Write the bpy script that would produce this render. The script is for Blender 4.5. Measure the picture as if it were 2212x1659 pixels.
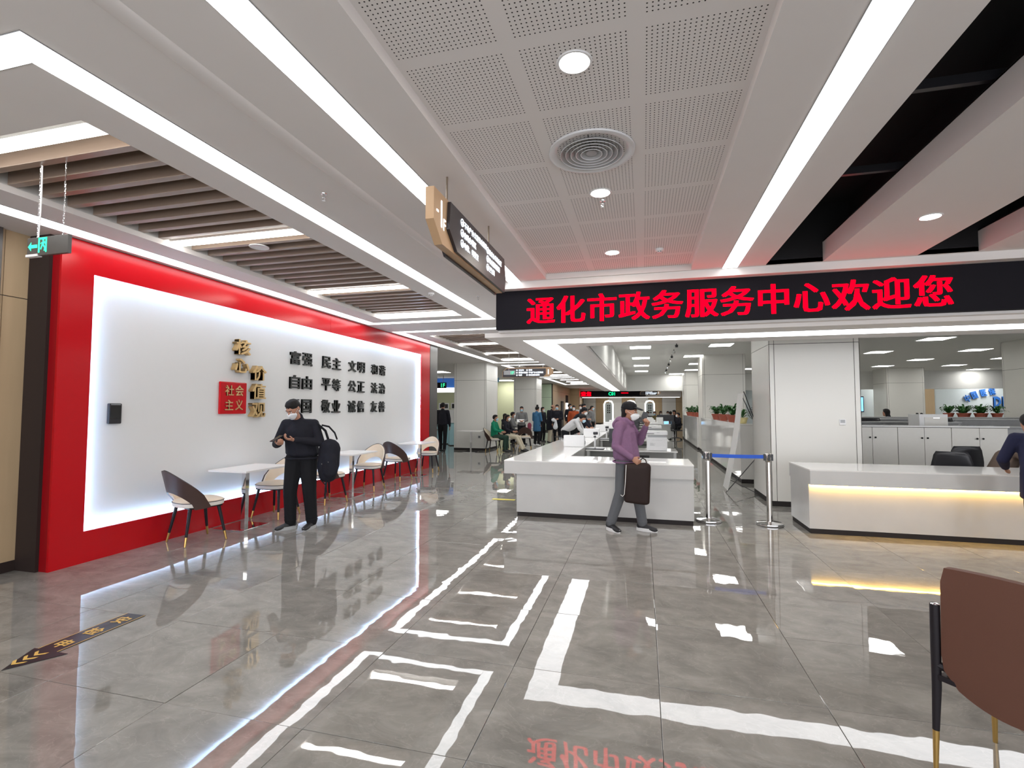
import bpy, bmesh, math, random
from math import pi, sin, cos, radians as rad
from mathutils import Vector as V, Matrix as M

sc = bpy.context.scene
for o in list(bpy.data.objects):
    bpy.data.objects.remove(o)
COL = sc.collection
R = random.Random(7)

# ---------------- camera ----------------
cam = bpy.data.cameras.new('camera')
cam.sensor_width = 36.0
cam.lens = 1081.9 / 2212 * 36.0
cam.clip_end = 200
camo = bpy.data.objects.new('camera', cam)
COL.objects.link(camo)
camo.location = (0, 0, 1.55)
yaw, pit, rol = .25634, .04886, .0013
fwd = V((-sin(yaw) * cos(pit), cos(yaw) * cos(pit), sin(pit)))
rgt = V((cos(yaw), sin(yaw), 0))
upv = rgt.cross(fwd)
r2 = cos(rol) * rgt + sin(rol) * upv
u2 = -sin(rol) * rgt + cos(rol) * upv
camo.matrix_world = M(((r2.x, u2.x, -fwd.x, 0), (r2.y, u2.y, -fwd.y, 0), (r2.z, u2.z, -fwd.z, 1.55), (0, 0, 0, 1)))
sc.camera = camo

# ---------------- world, exposure ----------------
w = bpy.data.worlds.new('world')
sc.world = w
w.use_nodes = True
w.node_tree.nodes['Background'].inputs[0].default_value = (.93, .95, 1, 1)
w.node_tree.nodes['Background'].inputs[1].default_value = 2.75
sc.view_settings.view_transform = 'Standard'
sc.view_settings.look = 'None'
sc.view_settings.exposure = 0.24
sc.view_settings.gamma = 1.0
sc.view_settings.use_curve_mapping = False
sc.cycles.max_bounces = 7
sc.cycles.diffuse_bounces = 4
sc.cycles.glossy_bounces = 4
sc.cycles.sample_clamp_indirect = 6.0
sc.cycles.caustics_reflective = False
sc.cycles.caustics_refractive = False

ES = 4.8     # brightness of the light strips
EP = 12.0     # brightness of the office ceiling panels

# ---------------- materials ----------------
MT = {}
def mat(name, col, rough=.5, metal=0, emit=0, ecol=None, spec=.5, noise=0, nscale=20, bump=0, bscale=200, coat=0, stretch=None, sample=None):
    m = bpy.data.materials.new(name)
    m.use_nodes = True
    nt = m.node_tree
    b = nt.nodes['Principled BSDF']
    b.inputs['Base Color'].default_value = (*col, 1)
    b.inputs['Roughness'].default_value = rough
    b.inputs['Metallic'].default_value = metal
    b.inputs['Specular IOR Level'].default_value = spec
    b.inputs['Coat Weight'].default_value = coat
    if emit:
        b.inputs['Emission Color'].default_value = (*(ecol or col), 1)
        b.inputs['Emission Strength'].default_value = emit
    tc = nt.nodes.new('ShaderNodeTexCoord')
    mp = nt.nodes.new('ShaderNodeMapping')
    nt.links.new(tc.outputs['Object'], mp.inputs[0])
    if stretch:
        mp.inputs['Scale'].default_value = stretch
    nz = nt.nodes.new('ShaderNodeTexNoise')
    nz.inputs['Scale'].default_value = nscale
    nz.inputs['Detail'].default_value = 4
    nt.links.new(mp.outputs[0], nz.inputs[0])
    mx = nt.nodes.new('ShaderNodeMix')
    mx.data_type = 'RGBA'
    n = noise or .03
    mx.inputs[6].default_value = (*[c * (1 - n) for c in col], 1)
    mx.inputs[7].default_value = (*[min(1, c * (1 + n)) for c in col], 1)
    nt.links.new(nz.outputs[0], mx.inputs[0])
    nt.links.new(mx.outputs[2], b.inputs['Base Color'])
    if bump:
        n2 = nt.nodes.new('ShaderNodeTexNoise')
        n2.inputs['Scale'].default_value = bscale
        nt.links.new(mp.outputs[0], n2.inputs[0])
        bp = nt.nodes.new('ShaderNodeBump')
        bp.inputs['Strength'].default_value = bump
        bp.inputs['Distance'].default_value = .01
        nt.links.new(n2.outputs[0], bp.inputs['Height'])
        nt.links.new(bp.outputs[0], b.inputs['Normal'])
    if sample:
        m.cycles.emission_sampling = sample
    MT[name] = m
    return m

mat('ceil', (.80, .765, .74), .85, noise=.02, nscale=3)
mat('ceil_in', (.82, .82, .80), .85)
mat('white_wall', (.80, .79, .77), .4, noise=.02, nscale=2)
mat('panel_white', (.76, .745, .70), .28, noise=.02, nscale=1.5)
mat('joint', (.045, .04, .036), .7, spec=.2)
mat('black', (.010, .010, .012), .7, spec=.2)
mat('plenum', (.006, .006, .008), .8)
mat('strip', (1, 1, 1), .5, emit=ES, ecol=(.96, .98, 1))
mat('strip_low', (1, 1, 1), .5, emit=ES * .85, ecol=(.97, .98, 1))
mat('strip_trim', (.18, .18, .18), .5)
mat('panel_lamp', (1, 1, 1), .5, emit=EP, ecol=(1, .99, .95))
mat('downlight', (1, 1, 1), .5, emit=40, ecol=(1, .96, .88))
mat('bar_lamp', (1, 1, 1), .5, emit=13, ecol=(1, .98, .93))
mat('slat', (.30, .22, .17), .33, noise=.12, nscale=6, stretch=(.4, 8, 8))
mat('well_wall', (.62, .61, .59), .8)
mat('red', (.50, .005, .010), .2, spec=.28, noise=.02)
mat('red_dark', (.30, .004, .008), .4, spec=.2)
mat('feature_white', (.70, .70, .69), .6, noise=.01)
mat('halo', (1, 1, 1), .5, emit=62, ecol=(.40, .66, 1.0))
mat('halo_violet', (.6, .5, 1), .5, emit=5, ecol=(.33, .22, 1.0))
mat('gold', (.72, .50, .24), .3, metal=.85, noise=.06)
mat('letter_black', (.02, .022, .02), .4)
mat('letter_green', (.02, .22, .09), .4)
mat('wood', (.52, .38, .23), .45, noise=.10, nscale=3, stretch=(4, 4, .35))
mat('wood_dark', (.035, .024, .022), .5, spec=.2)
mat('metal_panel', (.10, .095, .09), .3, metal=.3)
mat('steel', (.62, .60, .57), .16, metal=1)
mat('chrome', (.82, .82, .84), .06, metal=1)
mat('brass', (.62, .40, .13), .28, metal=.9)
mat('chair_shell', (.060, .034, .028), .45, spec=.25, noise=.06)
mat('chair_cream', (.76, .64, .50), .5, noise=.03)
mat('chair_side', (.80, .76, .70), .5)
mat('piping', (.03, .028, .03), .5)
mat('leg_dark', (.016, .013, .016), .45, spec=.25)
mat('leather', (.125, .056, .038), .5, spec=.25, noise=.10, nscale=2, bump=.15, bscale=400)
mat('table_white', (.82, .80, .78), .3)
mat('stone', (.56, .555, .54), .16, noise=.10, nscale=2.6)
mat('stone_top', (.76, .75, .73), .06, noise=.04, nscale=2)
mat('plinth', (.03, .026, .026), .6, spec=.15)
mat('led_face', (.012, .011, .015), .7, spec=.12)
mat('led_red', (.3, .0, .01), .5, spec=0, emit=3.0, ecol=(1, .0, .006))
mat('led_green', (0, .9, .4), .5, emit=1.4, ecol=(.0, 1, .35), sample='NONE')
mat('sign_gold', (.50, .32, .18), .45)
mat('sign_black', (.028, .024, .028), .3)
mat('sign_text', (1, 1, 1), .5, emit=1.3, ecol=(.78, .88, 1), sample='NONE')
mat('exit_green', (0, .8, .4), .5, emit=1.0, ecol=(.05, .9, .38), sample='NONE')
mat('rod', (.25, .2, .15), .4, metal=.6)
mat('white_plastic', (.80, .80, .80), .35)
mat('grey_plastic', (.42, .43, .44), .4)
mat('dark_plastic', (.02, .02, .024), .35)
mat('belt_blue', (.01, .10, .62), .5)
mat('skin', (.43, .22, .145), .5, spec=.3)
mat('hair', (.010, .008, .008), .6, spec=.25, bump=.4, bscale=300)
mat('mask_white', (.78, .80, .82), .7)
mat('mask_blue', (.42, .62, .74), .7)
mat('black_cloth', (.016, .016, .022), .8, spec=.15, noise=.2, nscale=12, bump=.5, bscale=14)
mat('black_pants', (.013, .013, .015), .85, spec=.15, bump=.5, bscale=12)
mat('navy_cloth', (.022, .024, .055), .85, spec=.15, bump=.5, bscale=14)
mat('purple_cloth', (.225, .125, .215), .9, spec=.15, noise=.12, nscale=30, bump=.6, bscale=16)
mat('grey_pants', (.13, .135, .145), .9, spec=.15, noise=.08, nscale=15, bump=.5, bscale=14)
mat('green_cloth', (.01, .20, .11), .8, spec=.15)
mat('dark_green_cloth', (.03, .06, .045), .85, spec=.15)
mat('khaki_cloth', (.56, .50, .38), .85, spec=.15)
mat('grey_cloth', (.17, .17, .17), .9, spec=.15)
mat('light_grey_cloth', (.52, .52, .52), .9, spec=.15)
mat('blue_cloth', (.045, .13, .24), .9, spec=.15)
mat('rust_cloth', (.36, .07, .025), .85, spec=.15)
mat('brown_cloth', (.17, .125, .10), .9, spec=.15, bump=.4, bscale=20)
mat('olive_cloth', (.16, .13, .06), .9, spec=.15)
mat('maroon', (.20, .02, .05), .6)
mat('bag_dark', (.026, .015, .013), .5, spec=.2, noise=.15, nscale=8)
mat('white_trim', (.8, .78, .75), .5)
mat('shoe_black', (.014, .014, .016), .5)
mat('shoe_white', (.80, .80, .80), .5)
mat('screen_dark', (.02, .02, .02), .12)
mat('screen_blue', (.2, .5, .9), .3, emit=1.0, ecol=(.25, .6, 1), sample='NONE')
mat('terracotta', (.36, .085, .05), .6)
mat('yellow_pot', (.72, .62, .30), .5)
mat('leaf', (.035, .13, .03), .4, noise=.35, nscale=9)
mat('leaf_dark', (.03, .075, .035), .5, noise=.3, nscale=9)
mat('green_wall', (.66, .80, .60), .6)
mat('yellow_wall', (.62, .64, .42), .6)
mat('blue_banner', (.05, .16, .50), .4, emit=.25, ecol=(.06, .22, .7), sample='NONE')
mat('cyan_wall', (.45, .74, .82), .6)
mat('blue_letter', (.03, .16, .55), .5)
mat('grey_wall', (.62, .68, .70), .6)
mat('desk_grey', (.46, .46, .45), .4)
mat('counter_grey', (.36, .36, .36), .35, noise=.15, nscale=8)
mat('cabinet', (.76, .74, .69), .35)
mat('arch_glow', (1, 1, 1), .5, emit=2.2, ecol=(1, .97, .9))
mat('warm_lamp', (1, .8, .35), .5, emit=40, ecol=(1, .58, .12))
mat('banner', (.80, .79, .77), .45)
mat('vent', (.40, .40, .41), .4)
mat('vent_edge', (.72, .72, .73), .3)
mat('floor_print', (.022, .020, .024), .35)
mat('print_gold', (.75, .48, .12), .45)
mat('paper', (.85, .85, .84), .6)
mat('yellow_sticker', (.75, .65, .05), .5)

# perforated gypsum board: small round holes on a 22 x 22 grid, fine relief only
def perforated():
    m = mat('perf', (.80, .765, .74), .85)
    nt = m.node_tree
    b = nt.nodes['Principled BSDF']
    tc = nt.nodes.new('ShaderNodeTexCoord')
    sp = nt.nodes.new('ShaderNodeSeparateXYZ')
    nt.links.new(tc.outputs['Object'], sp.inputs[0])
    def mth(op, a, bb=None, c=None):
        n = nt.nodes.new('ShaderNodeMath')
        n.operation = op
        for i, x in enumerate((a, bb, c)):
            if x is None: continue
            if isinstance(x, (int, float)): n.inputs[i].default_value = x
            else: nt.links.new(x, n.inputs[i])
        return n.outputs[0]
    p = .51 / 21
    ax = []
    inside = []
    for k in (0, 1):
        u = sp.outputs[k]
        q = mth('DIVIDE', mth('ADD', u, 10.5 * p), p)      # 0..21 at holes
        fr = mth('SUBTRACT', q, mth('ROUND', q))
        ax.append(mth('MULTIPLY', fr, fr))
        inside.append(mth('LESS_THAN', mth('ABSOLUTE', u), 10.75 * p))
    d = mth('SQRT', mth('ADD', ax[0], ax[1]))
    hole = mth('MULTIPLY', mth('MULTIPLY', mth('LESS_THAN', d, .165), inside[0]), inside[1])
    mx = nt.nodes.new('ShaderNodeMix')
    mx.data_type = 'RGBA'
    mx.inputs[6].default_value = (.80, .765, .74, 1)
    mx.inputs[7].default_value = (.015, .013, .012, 1)
    nt.links.new(hole, mx.inputs[0])
    nt.links.new(mx.outputs[2], b.inputs['Base Color'])
perforated()

# polished stone tile with cloudy veins and a slightly wavy polish
def tile_mat():
    m = bpy.data.materials.new('tile')
    m.use_nodes = True
    nt = m.node_tree
    b = nt.nodes['Principled BSDF']
    geo = nt.nodes.new('ShaderNodeNewGeometry')
    oi = nt.nodes.new('ShaderNodeObjectInfo')
    ad = nt.nodes.new('ShaderNodeVectorMath')
    ad.operation = 'MULTIPLY_ADD'
    nt.links.new(oi.outputs['Random'], ad.inputs[0])
    ad.inputs[1].default_value = (37, 53, 0)
    nt.links.new(geo.outputs['Position'], ad.inputs[2])
    n1 = nt.nodes.new('ShaderNodeTexNoise')
    n1.inputs['Scale'].default_value = 3.2
    n1.inputs['Detail'].default_value = 7
    n1.inputs['Roughness'].default_value = .65
    n1.inputs['Distortion'].default_value = .6
    mp = nt.nodes.new('ShaderNodeMapping')
    mp.inputs['Scale'].default_value = (1.0, 1.5, 1)
    mp.inputs['Rotation'].default_value = (0, 0, .5)
    nt.links.new(ad.outputs[0], mp.inputs[0])
    nt.links.new(mp.outputs[0], n1.inputs[0])
    cr = nt.nodes.new('ShaderNodeValToRGB')
    e = cr.color_ramp.elements
    e[0].position, e[0].color = .30, (.190, .183, .166, 1)
    e[1].position, e[1].color = .72, (.335, .322, .295, 1)
    nt.links.new(n1.outputs[0], cr.inputs[0])
    # thin pale veins
    n2 = nt.nodes.new('ShaderNodeTexNoise')
    n2.inputs['Scale'].default_value = 3.1
    n2.inputs['Detail'].default_value = 5
    n2.inputs['Distortion'].default_value = 2.2
    nt.links.new(mp.outputs[0], n2.inputs[0])
    s = nt.nodes.new('ShaderNodeMath'); s.operation = 'SUBTRACT'; s.inputs[1].default_value = .5
    nt.links.new(n2.outputs[0], s.inputs[0])
    a = nt.nodes.new('ShaderNodeMath'); a.operation = 'ABSOLUTE'
    nt.links.new(s.outputs[0], a.inputs[0])
    l = nt.nodes.new('ShaderNodeMapRange')
    l.inputs[1].default_value = 0; l.inputs[2].default_value = .014
    l.inputs[3].default_value = .16; l.inputs[4].default_value = 0
    nt.links.new(a.outputs[0], l.inputs[0])
    mx = nt.nodes.new('ShaderNodeMix'); mx.data_type = 'RGBA'
    mx.inputs[7].default_value = (.52, .50, .46, 1)
    nt.links.new(l.outputs[0], mx.inputs[0])
    nt.links.new(cr.outputs[0], mx.inputs[6])
    nt.links.new(mx.outputs[2], b.inputs['Base Color'])
    b.inputs['Roughness'].default_value = .012
    b.inputs['IOR'].default_value = 1.6
    b.inputs['Coat Weight'].default_value = .0
    b.inputs['Coat Roughness'].default_value = .02
    n3 = nt.nodes.new('ShaderNodeTexNoise')
    n3.inputs['Scale'].default_value = 5.5
    n3.inputs['Detail'].default_value = 1
    nt.links.new(ad.outputs[0], n3.inputs[0])
    bp = nt.nodes.new('ShaderNodeBump')
    bp.inputs['Strength'].default_value = .022
    bp.inputs['Distance'].default_value = .02
    nt.links.new(n3.outputs[0], bp.inputs['Height'])
    nt.links.new(bp.outputs[0], b.inputs['Normal'])
    nt.links.new(bp.outputs[0], b.inputs['Coat Normal'])
    MT['tile'] = m
tile_mat()

# ---------------- geometry helpers ----------------
class B:
    def __init__(s): s.bm = bmesh.new()
    def box(s, x0, x1, y0, y1, z0, z1, bev=0):
        r = bmesh.ops.create_cube(s.bm, size=1)
        vs = r['verts']
        for v in vs:
            v.co = V(((x0 + x1) / 2 + v.co.x * (x1 - x0), (y0 + y1) / 2 + v.co.y * (y1 - y0), (z0 + z1) / 2 + v.co.z * (z1 - z0)))
        if bev:
            es = list({e for v in vs for e in v.link_edges})
            bmesh.ops.bevel(s.bm, geom=es, offset=bev, segments=2, affect='EDGES', profile=.6)
        return s
    def cyl(s, p0, p1, r0, r1=None, seg=16, cap=True):
        p0, p1 = V(p0), V(p1)
        r1 = r0 if r1 is None else r1
        d = p1 - p0
        q = d.to_track_quat('Z', 'Y')
        A, C = [], []
        for i in range(seg):
            a = 2 * pi * i / seg
            A.append(s.bm.verts.new(p0 + q @ V((r0 * cos(a), r0 * sin(a), 0))))
            C.append(s.bm.verts.new(p1 + q @ V((r1 * cos(a), r1 * sin(a), 0))))
        for i in range(seg):
            j = (i + 1) % seg
            s.bm.faces.new((A[i], A[j], C[j], C[i]))
        if cap:
            s.bm.faces.new(A[::-1]); s.bm.faces.new(C)
        return s
    def tube(s, pts, r, seg=8, closed=False):
        pts = [V(p) for p in pts]
        n = len(pts)
        rings = []
        for i, p in enumerate(pts):
            a = pts[i - 1] if (i or closed) else pts[0]
            b = pts[(i + 1) % n] if (i < n - 1 or closed) else pts[-1]
            q = (b - a).to_track_quat('Z', 'Y')
            rr = r[i] if isinstance(r, (list, tuple)) else r
            rings.append([s.bm.verts.new(p + q @ V((rr * cos(2 * pi * k / seg), rr * sin(2 * pi * k / seg), 0))) for k in range(seg)])
        m = n if closed else n - 1
        for i in range(m):
            A, C = rings[i], rings[(i + 1) % n]
            for k in range(seg):
                s.bm.faces.new((A[k], A[(k + 1) % seg], C[(k + 1) % seg], C[k]))
        if not closed:
            s.bm.faces.new(rings[0][::-1]); s.bm.faces.new(rings[-1])
        return s
    def lathe(s, prof, c=(0, 0, 0), seg=32):
        c = V(c)
        rings = []
        for r, z in prof:
            rings.append([s.bm.verts.new(c + V((max(r, 1e-4) * cos(2 * pi * k / seg), max(r, 1e-4) * sin(2 * pi * k / seg), z))) for k in range(seg)])
        for A, C in zip(rings, rings[1:]):
            for k in range(seg):
                s.bm.faces.new((A[k], A[(k + 1) % seg], C[(k + 1) % seg], C[k]))
        return s
    def prism(s, poly, f0, f1):
        # poly: 2-D points, f0 / f1 map a 2-D point to the near / far 3-D point
        A = [s.bm.verts.new(f0(*p)) for p in poly]
        C = [s.bm.verts.new(f1(*p)) for p in poly]
        n = len(poly)
        s.bm.faces.new(A); s.bm.faces.new(C[::-1])
        for i in range(n):
            j = (i + 1) % n
            s.bm.faces.new((A[j], A[i], C[i], C[j]))
        return s
    def grid(s, rows):
        vs = [[s.bm.verts.new(p) for p in r] for r in rows]
        for a, b in zip(vs, vs[1:]):
            for i in range(len(a) - 1):
                s.bm.faces.new((a[i], a[i + 1], b[i + 1], b[i]))
        return s
    def quad(s, *p):
        s.bm.faces.new([s.bm.verts.new(q) for q in p])
        return s
    def hull(s, pts):
        vs = [s.bm.verts.new(p) for p in pts]
        r = bmesh.ops.convex_hull(s.bm, input=vs)
        kill = [g for g in r['geom_interior'] + r['geom_unused'] if isinstance(g, bmesh.types.BMVert) and g.is_valid]
        if kill: bmesh.ops.delete(s.bm, geom=list(set(kill)), context='VERTS')
        return s
    def mesh(s, name, m, smooth=False):
        bmesh.ops.recalc_face_normals(s.bm, faces=s.bm.faces)
        me = bpy.data.meshes.new(name)
        s.bm.to_mesh(me); s.bm.free()
        me.materials.append(MT[m] if isinstance(m, str) else m)
        if smooth:
            me.shade_smooth()
            try: me.set_sharp_from_angle(angle=rad(40))
            except Exception: pass
        return me
    def obj(s, name, m, parent=None, smooth=False):
        o = bpy.data.objects.new(name, s.mesh(name, m, smooth))
        COL.objects.link(o)
        o.parent = parent
        return o

def tag(o, label, cat, group=None, kind=None):
    o['label'] = label; o['category'] = cat
    if group: o['group'] = group
    if kind: o['kind'] = kind
    return o
def thing(name, label, cat, loc=(0, 0, 0), rz=0, group=None):
    o = bpy.data.objects.new(name, None)
    COL.objects.link(o)
    o.empty_display_size = .1
    o.location = loc; o.rotation_euler = (0, 0, rz)
    return tag(o, label, cat, group)
def struct(o):
    o['kind'] = 'structure'
    return o
def dup(root, loc=None, rz=None, label=None, group=None, rename=None):
    def cp(o, par):
        c = o.copy(); COL.objects.link(c); c.parent = par
        for ch in list(o.children): cp(ch, c)
        return c
    c = cp(root, None)
    if loc is not None: c.location = loc
    if rz is not None: c.rotation_euler = (0, 0, rz)
    if label: c['label'] = label
    if group: c['group'] = group
    return c
TXT = {}
def text_mesh(s, name, m, extrude=.0, offset=.0):
    key = (s, m, extrude, offset)
    if key in TXT: return TXT[key]
    c = bpy.data.curves.new('t', 'FONT')
    c.body = s; c.extrude = extrude; c.resolution_u = 2
    o = bpy.data.objects.new('t', c)
    COL.objects.link(o)
    bpy.context.view_layer.update()
    me = bpy.data.meshes.new_from_object(o.evaluated_get(bpy.context.evaluated_depsgraph_get()))
    bpy.data.objects.remove(o); bpy.data.curves.remove(c)
    bx, by = offset if isinstance(offset, tuple) else (offset, offset)
    if bx or by:                                # heavier weight: the outline thickened by shifted copies
        b = bmesh.new()
        for q, (i, j) in enumerate(((1, 1), (-1, 1), (1, -1), (-1, -1))):
            m2 = me.copy(); m2.transform(M.Translation((i * bx, j * by, q * .0004)))
            b.from_mesh(m2); bpy.data.meshes.remove(m2)
        b.to_mesh(me); b.free()
    me.name = name
    me.materials.clear(); me.materials.append(MT[m])
    TXT[key] = me
    return me
def text_obj(s, name, m, mw, parent=None, extrude=0, offset=0):
    o = bpy.data.objects.new(name, text_mesh(s, name, m, extrude, offset))
    COL.objects.link(o)
    o.parent = parent
    o.matrix_local = mw
    return o
def frame(origin, xdir, ydir, sx, sy=None, sz=None):
    x, y = V(xdir).normalized(), V(ydir).normalized()
    z = x.cross(y)
    sy = sx if sy is None else sy
    sz = 1 if sz is None else sz
    o = V(origin)
    return M(((x.x * sx, y.x * sy, z.x * sz, o.x), (x.y * sx, y.y * sy, z.y * sz, o.y), (x.z * sx, y.z * sy, z.z * sz, o.z), (0, 0, 0, 1)))

def holed(x0, x1, y0, y1, z0, z1, holes, name, m, parent=None):
    """a slab with rectangular openings"""
    xs = sorted({x0, x1} | {min(max(h[i], x0), x1) for h in holes for i in (0, 1)})
    ys = sorted({y0, y1} | {min(max(h[i], y0), y1) for h in holes for i in (2, 3)})
    def inh(cx, cy): return any(h[0] < cx < h[1] and h[2] < cy < h[3] for h in holes)
    ok = {}
    for i in range(len(xs) - 1):
        for j in range(len(ys) - 1):
            ok[i, j] = not inh((xs[i] + xs[i + 1]) / 2, (ys[j] + ys[j + 1]) / 2)
    b = B()
    for (i, j), k in ok.items():
        if not k: continue
        a, c, d, e = xs[i], xs[i + 1], ys[j], ys[j + 1]
        b.quad((a, d, z0), (c, d, z0), (c, e, z0), (a, e, z0))
        b.quad((a, d, z1), (c, d, z1), (c, e, z1), (a, e, z1))
        if not ok.get((i - 1, j)): b.quad((a, d, z0), (a, e, z0), (a, e, z1), (a, d, z1))
        if not ok.get((i + 1, j)): b.quad((c, d, z0), (c, e, z0), (c, e, z1), (c, d, z1))
        if not ok.get((i, j - 1)): b.quad((a, d, z0), (c, d, z0), (c, d, z1), (a, d, z1))
        if not ok.get((i, j + 1)): b.quad((a, e, z0), (c, e, z0), (c, e, z1), (a, e, z1))
    bmesh.ops.remove_doubles(b.bm, verts=b.bm.verts, dist=1e-5)
    return b.obj(name, m, parent)
# =====================================================================
#  SETTING
# =====================================================================
ZC = 3.24                                   # main ceiling
# ---- floor: dark bed with polished tiles laid on it ----
fl = struct(B().box(-15, 22, -4, 56, -.12, -.008).obj('floor', 'joint'))
tb = B().box(-.4184, .4184, -.4174, .4174, -.0075, 0, bev=.0012)
tile_me = tb.mesh('floor_tile', 'tile')
JX, JY, PX, PY = .068, 3.0, .84, .838
far = B()
for i in range(-19, 27):
    for j in range(-8, 64):
        cx, cy = JX + PX * (i + .5), JY + PY * (j + .5)
        if not (-15 < cx < 22 and -4 < cy < 56): continue
        near = (-8 <= i <= 5) and (-3 <= j <= 12) and (cx > -6.2)
        if near:
            o = bpy.data.objects.new('floor_tile', tile_me)
            COL.objects.link(o); o.parent = fl
            o.location = (cx, cy, 0)
            o.rotation_euler = (R.gauss(0, rad(.07)), R.gauss(0, rad(.07)), R.choice((0, pi)))
        else:
            x, y = PX / 2 - .0012, PY / 2 - .0012
            t = [R.uniform(-.0004, .0004) for _ in range(4)]
            far.quad((cx - x, cy - y, t[0]), (cx + x, cy - y, t[1]), (cx + x, cy + y, t[2]), (cx - x, cy + y, t[3]))
o = far.obj('floor_tile', 'tile', fl); o['kind'] = 'stuff'

# ---- main ceiling ----
WELLS = [(-4.80, -3.18, 2.13 + k * 8.6, 8.52 + k * 8.6) for k in range(4)]
LOOPS = [(1.53, 9.0), (9.97, 17.8), (18.75, 26.45), (27.4, 35.2)]
def loop_rects(y0, y1):
    xo, xi, rx0, rx1 = -5.36, -5.15, -2.875, -2.68
    return [(xo, xi, y0, y1), (rx0, rx1, y0, y1), (xi, rx0, y0, y0 + .17), (xi, rx0, y1 - .17, y1)]
S1 = (-1.735, -1.56, -3.0, 6.42)
S2 = (.93, 1.106, -3.0, 6.40)
TR = (-1.21, .58, .55, 6.385)
SL1 = (1.41, 2.01, -3.6, 6.385)
SL2 = (2.935, 3.495, -3.6, 6.385)
SL3 = (4.9, 5.5, -3.6, 6.385)
front_holes = [TR, SL1, SL2, SL3]
left_holes = list(WELLS)
ceil = struct(holed(-15, 22, -4, 6.42, ZC, ZC + .05, front_holes + left_holes, 'ceiling', 'ceil'))
holed(-15, -1.9, 6.42, 38, ZC, ZC + .05, left_holes, 'ceiling_section', 'ceil', ceil)
B().box(-15, -.88, 38, 56, ZC, ZC + .05).obj('ceiling_section', 'ceil', ceil)
B().box(-.88, 22, 29.5, 56, ZC - .05, ZC + .05).obj('ceiling_section', 'ceil', ceil)
# soft cove line in the plaster
cv = B()
n = 8
rows = []
for i in range(n + 1):
    a = pi * i / n
    rows.append([V((-2.14 - .055 * cos(a), y, ZC + .002 - .020 * sin(a))) for y in (-4, 6.42)])
cv.grid(rows)
cv.obj('cove', 'ceil', ceil, True)
# tray: side walls and the board above
x0, x1, y0, y1 = TR
zt = 3.31
tr = B()
for q in (((x0, y0), (x0, y1)), ((x0, y1), (x1, y1)), ((x1, y1), (x1, y0)), ((x1, y0), (x0, y0))):
    (a, b), (c, d) = q
    tr.quad((a, b, ZC + .05), (c, d, ZC + .05), (c, d, zt + .02), (a, b, zt + .02))
tr.obj('tray_side', 'ceil', ceil)
pm = B().box(-.3025, .3025, -.3025, .3025, 0, .012).mesh('perforated_panel', 'perf')
for i in range(3):
    for j in range(-3, 8):
        if j == 7: continue
        cx, cy = -.92 + .605 * i, 2.571 + .605 * j
        if cy + .3 > y1 + .25 or cy < y0 - .1: continue
        o = bpy.data.objects.new('perforated_panel', pm); COL.objects.link(o); o.parent = ceil
        o.location = (cx, cy, zt)
B().box(x0 - .02, x1 + .02, y0 - .02, y1 + .02, zt + .0125, zt + .03).obj('backing_board', 'ceil', ceil)
# wells with timber slats
def well(k):
    x0, x1, y0, y1 = WELLS[k]
    b = B()
    b.quad((x0, y0, ZC + .05), (x0, y1, ZC + .05), (x0, y1, 3.62), (x0, y0, 3.62))
    b.quad((x1, y0, ZC + .05), (x1, y1, ZC + .05), (x1, y1, 3.62), (x1, y0, 3.62))
    b.quad((x0, y0, ZC + .05), (x1, y0, ZC + .05), (x1, y0, 3.62), (x0, y0, 3.62))
    b.quad((x0, y1, ZC + .05), (x1, y1, ZC + .05), (x1, y1, 3.62), (x0, y1, 3.62))
    b.obj('well_side', 'well_wall', ceil)
    B().box(x0, x1, y0, y1, 3.62, 3.64).obj('well_top', 'plenum', ceil)
    ys = [2.503 + .2105 * i for i in range(8)] + [4.369 + .212 * i for i in range(10)] + [6.692 + .2087 * i for i in range(8)]
    for y in ys:
        o = bpy.data.objects.new('slat', slat_me); COL.objects.link(o); o.parent = ceil
        o.location = (-3.99, y + 8.6 * k, 3.295)
slat_me = B().box(-.81, .81, 0, .062, 0, .125, bev=.003).mesh('slat', 'slat')
for k in range(4): well(k)
# black slots between the plaster bands
for (x0, x1, y0, y1) in (SL1, SL2, SL3):
    b = B()
    b.quad((x1, y0, ZC + .05), (x1, y1, ZC + .05), (x1, y1, 3.47), (x1, y0, 3.47))
    b.quad((x0, y0, ZC + .05), (x0, y1, ZC + .05), (x0, y1, 3.47), (x0, y0, 3.47))
    b.obj('slot_side', 'ceil', ceil)
    b = B()
    b.box(x0 - .3, x1 + .3, y0 - .1, y1 + .02, 3.9, 3.95)
    b.box(x0 - .3, x1 + .3, y1 + .0, y1 + .03, 3.2405, 3.9)
    b.box(x0 - .3, x0 - .27, y0, y1, 3.47, 3.9); b.box(x1 + .27, x1 + .3, y0, y1, 3.47, 3.9)
    b.box(x0 - .3, x0, y0, y1, 3.46, 3.475); b.box(x1, x1 + .3, y0, y1, 3.46, 3.475)
    b.obj('slot_box', 'plenum', ceil)
    b = B()
    for y in (1.2, 2.35, 3.5, 4.65):
        b.box(x0 - .27, x1 + .27, y, y + .04, 3.50, 3.56)
    b.obj('hanger_rail', 'dark_plastic', ceil)
# unseen slab over all, added to keep world light from leaking in
struct(B().box(-15.2, 22.2, -4.2, 56.2, 4.2, 4.3).obj('light_block_slab', 'plenum'))

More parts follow.
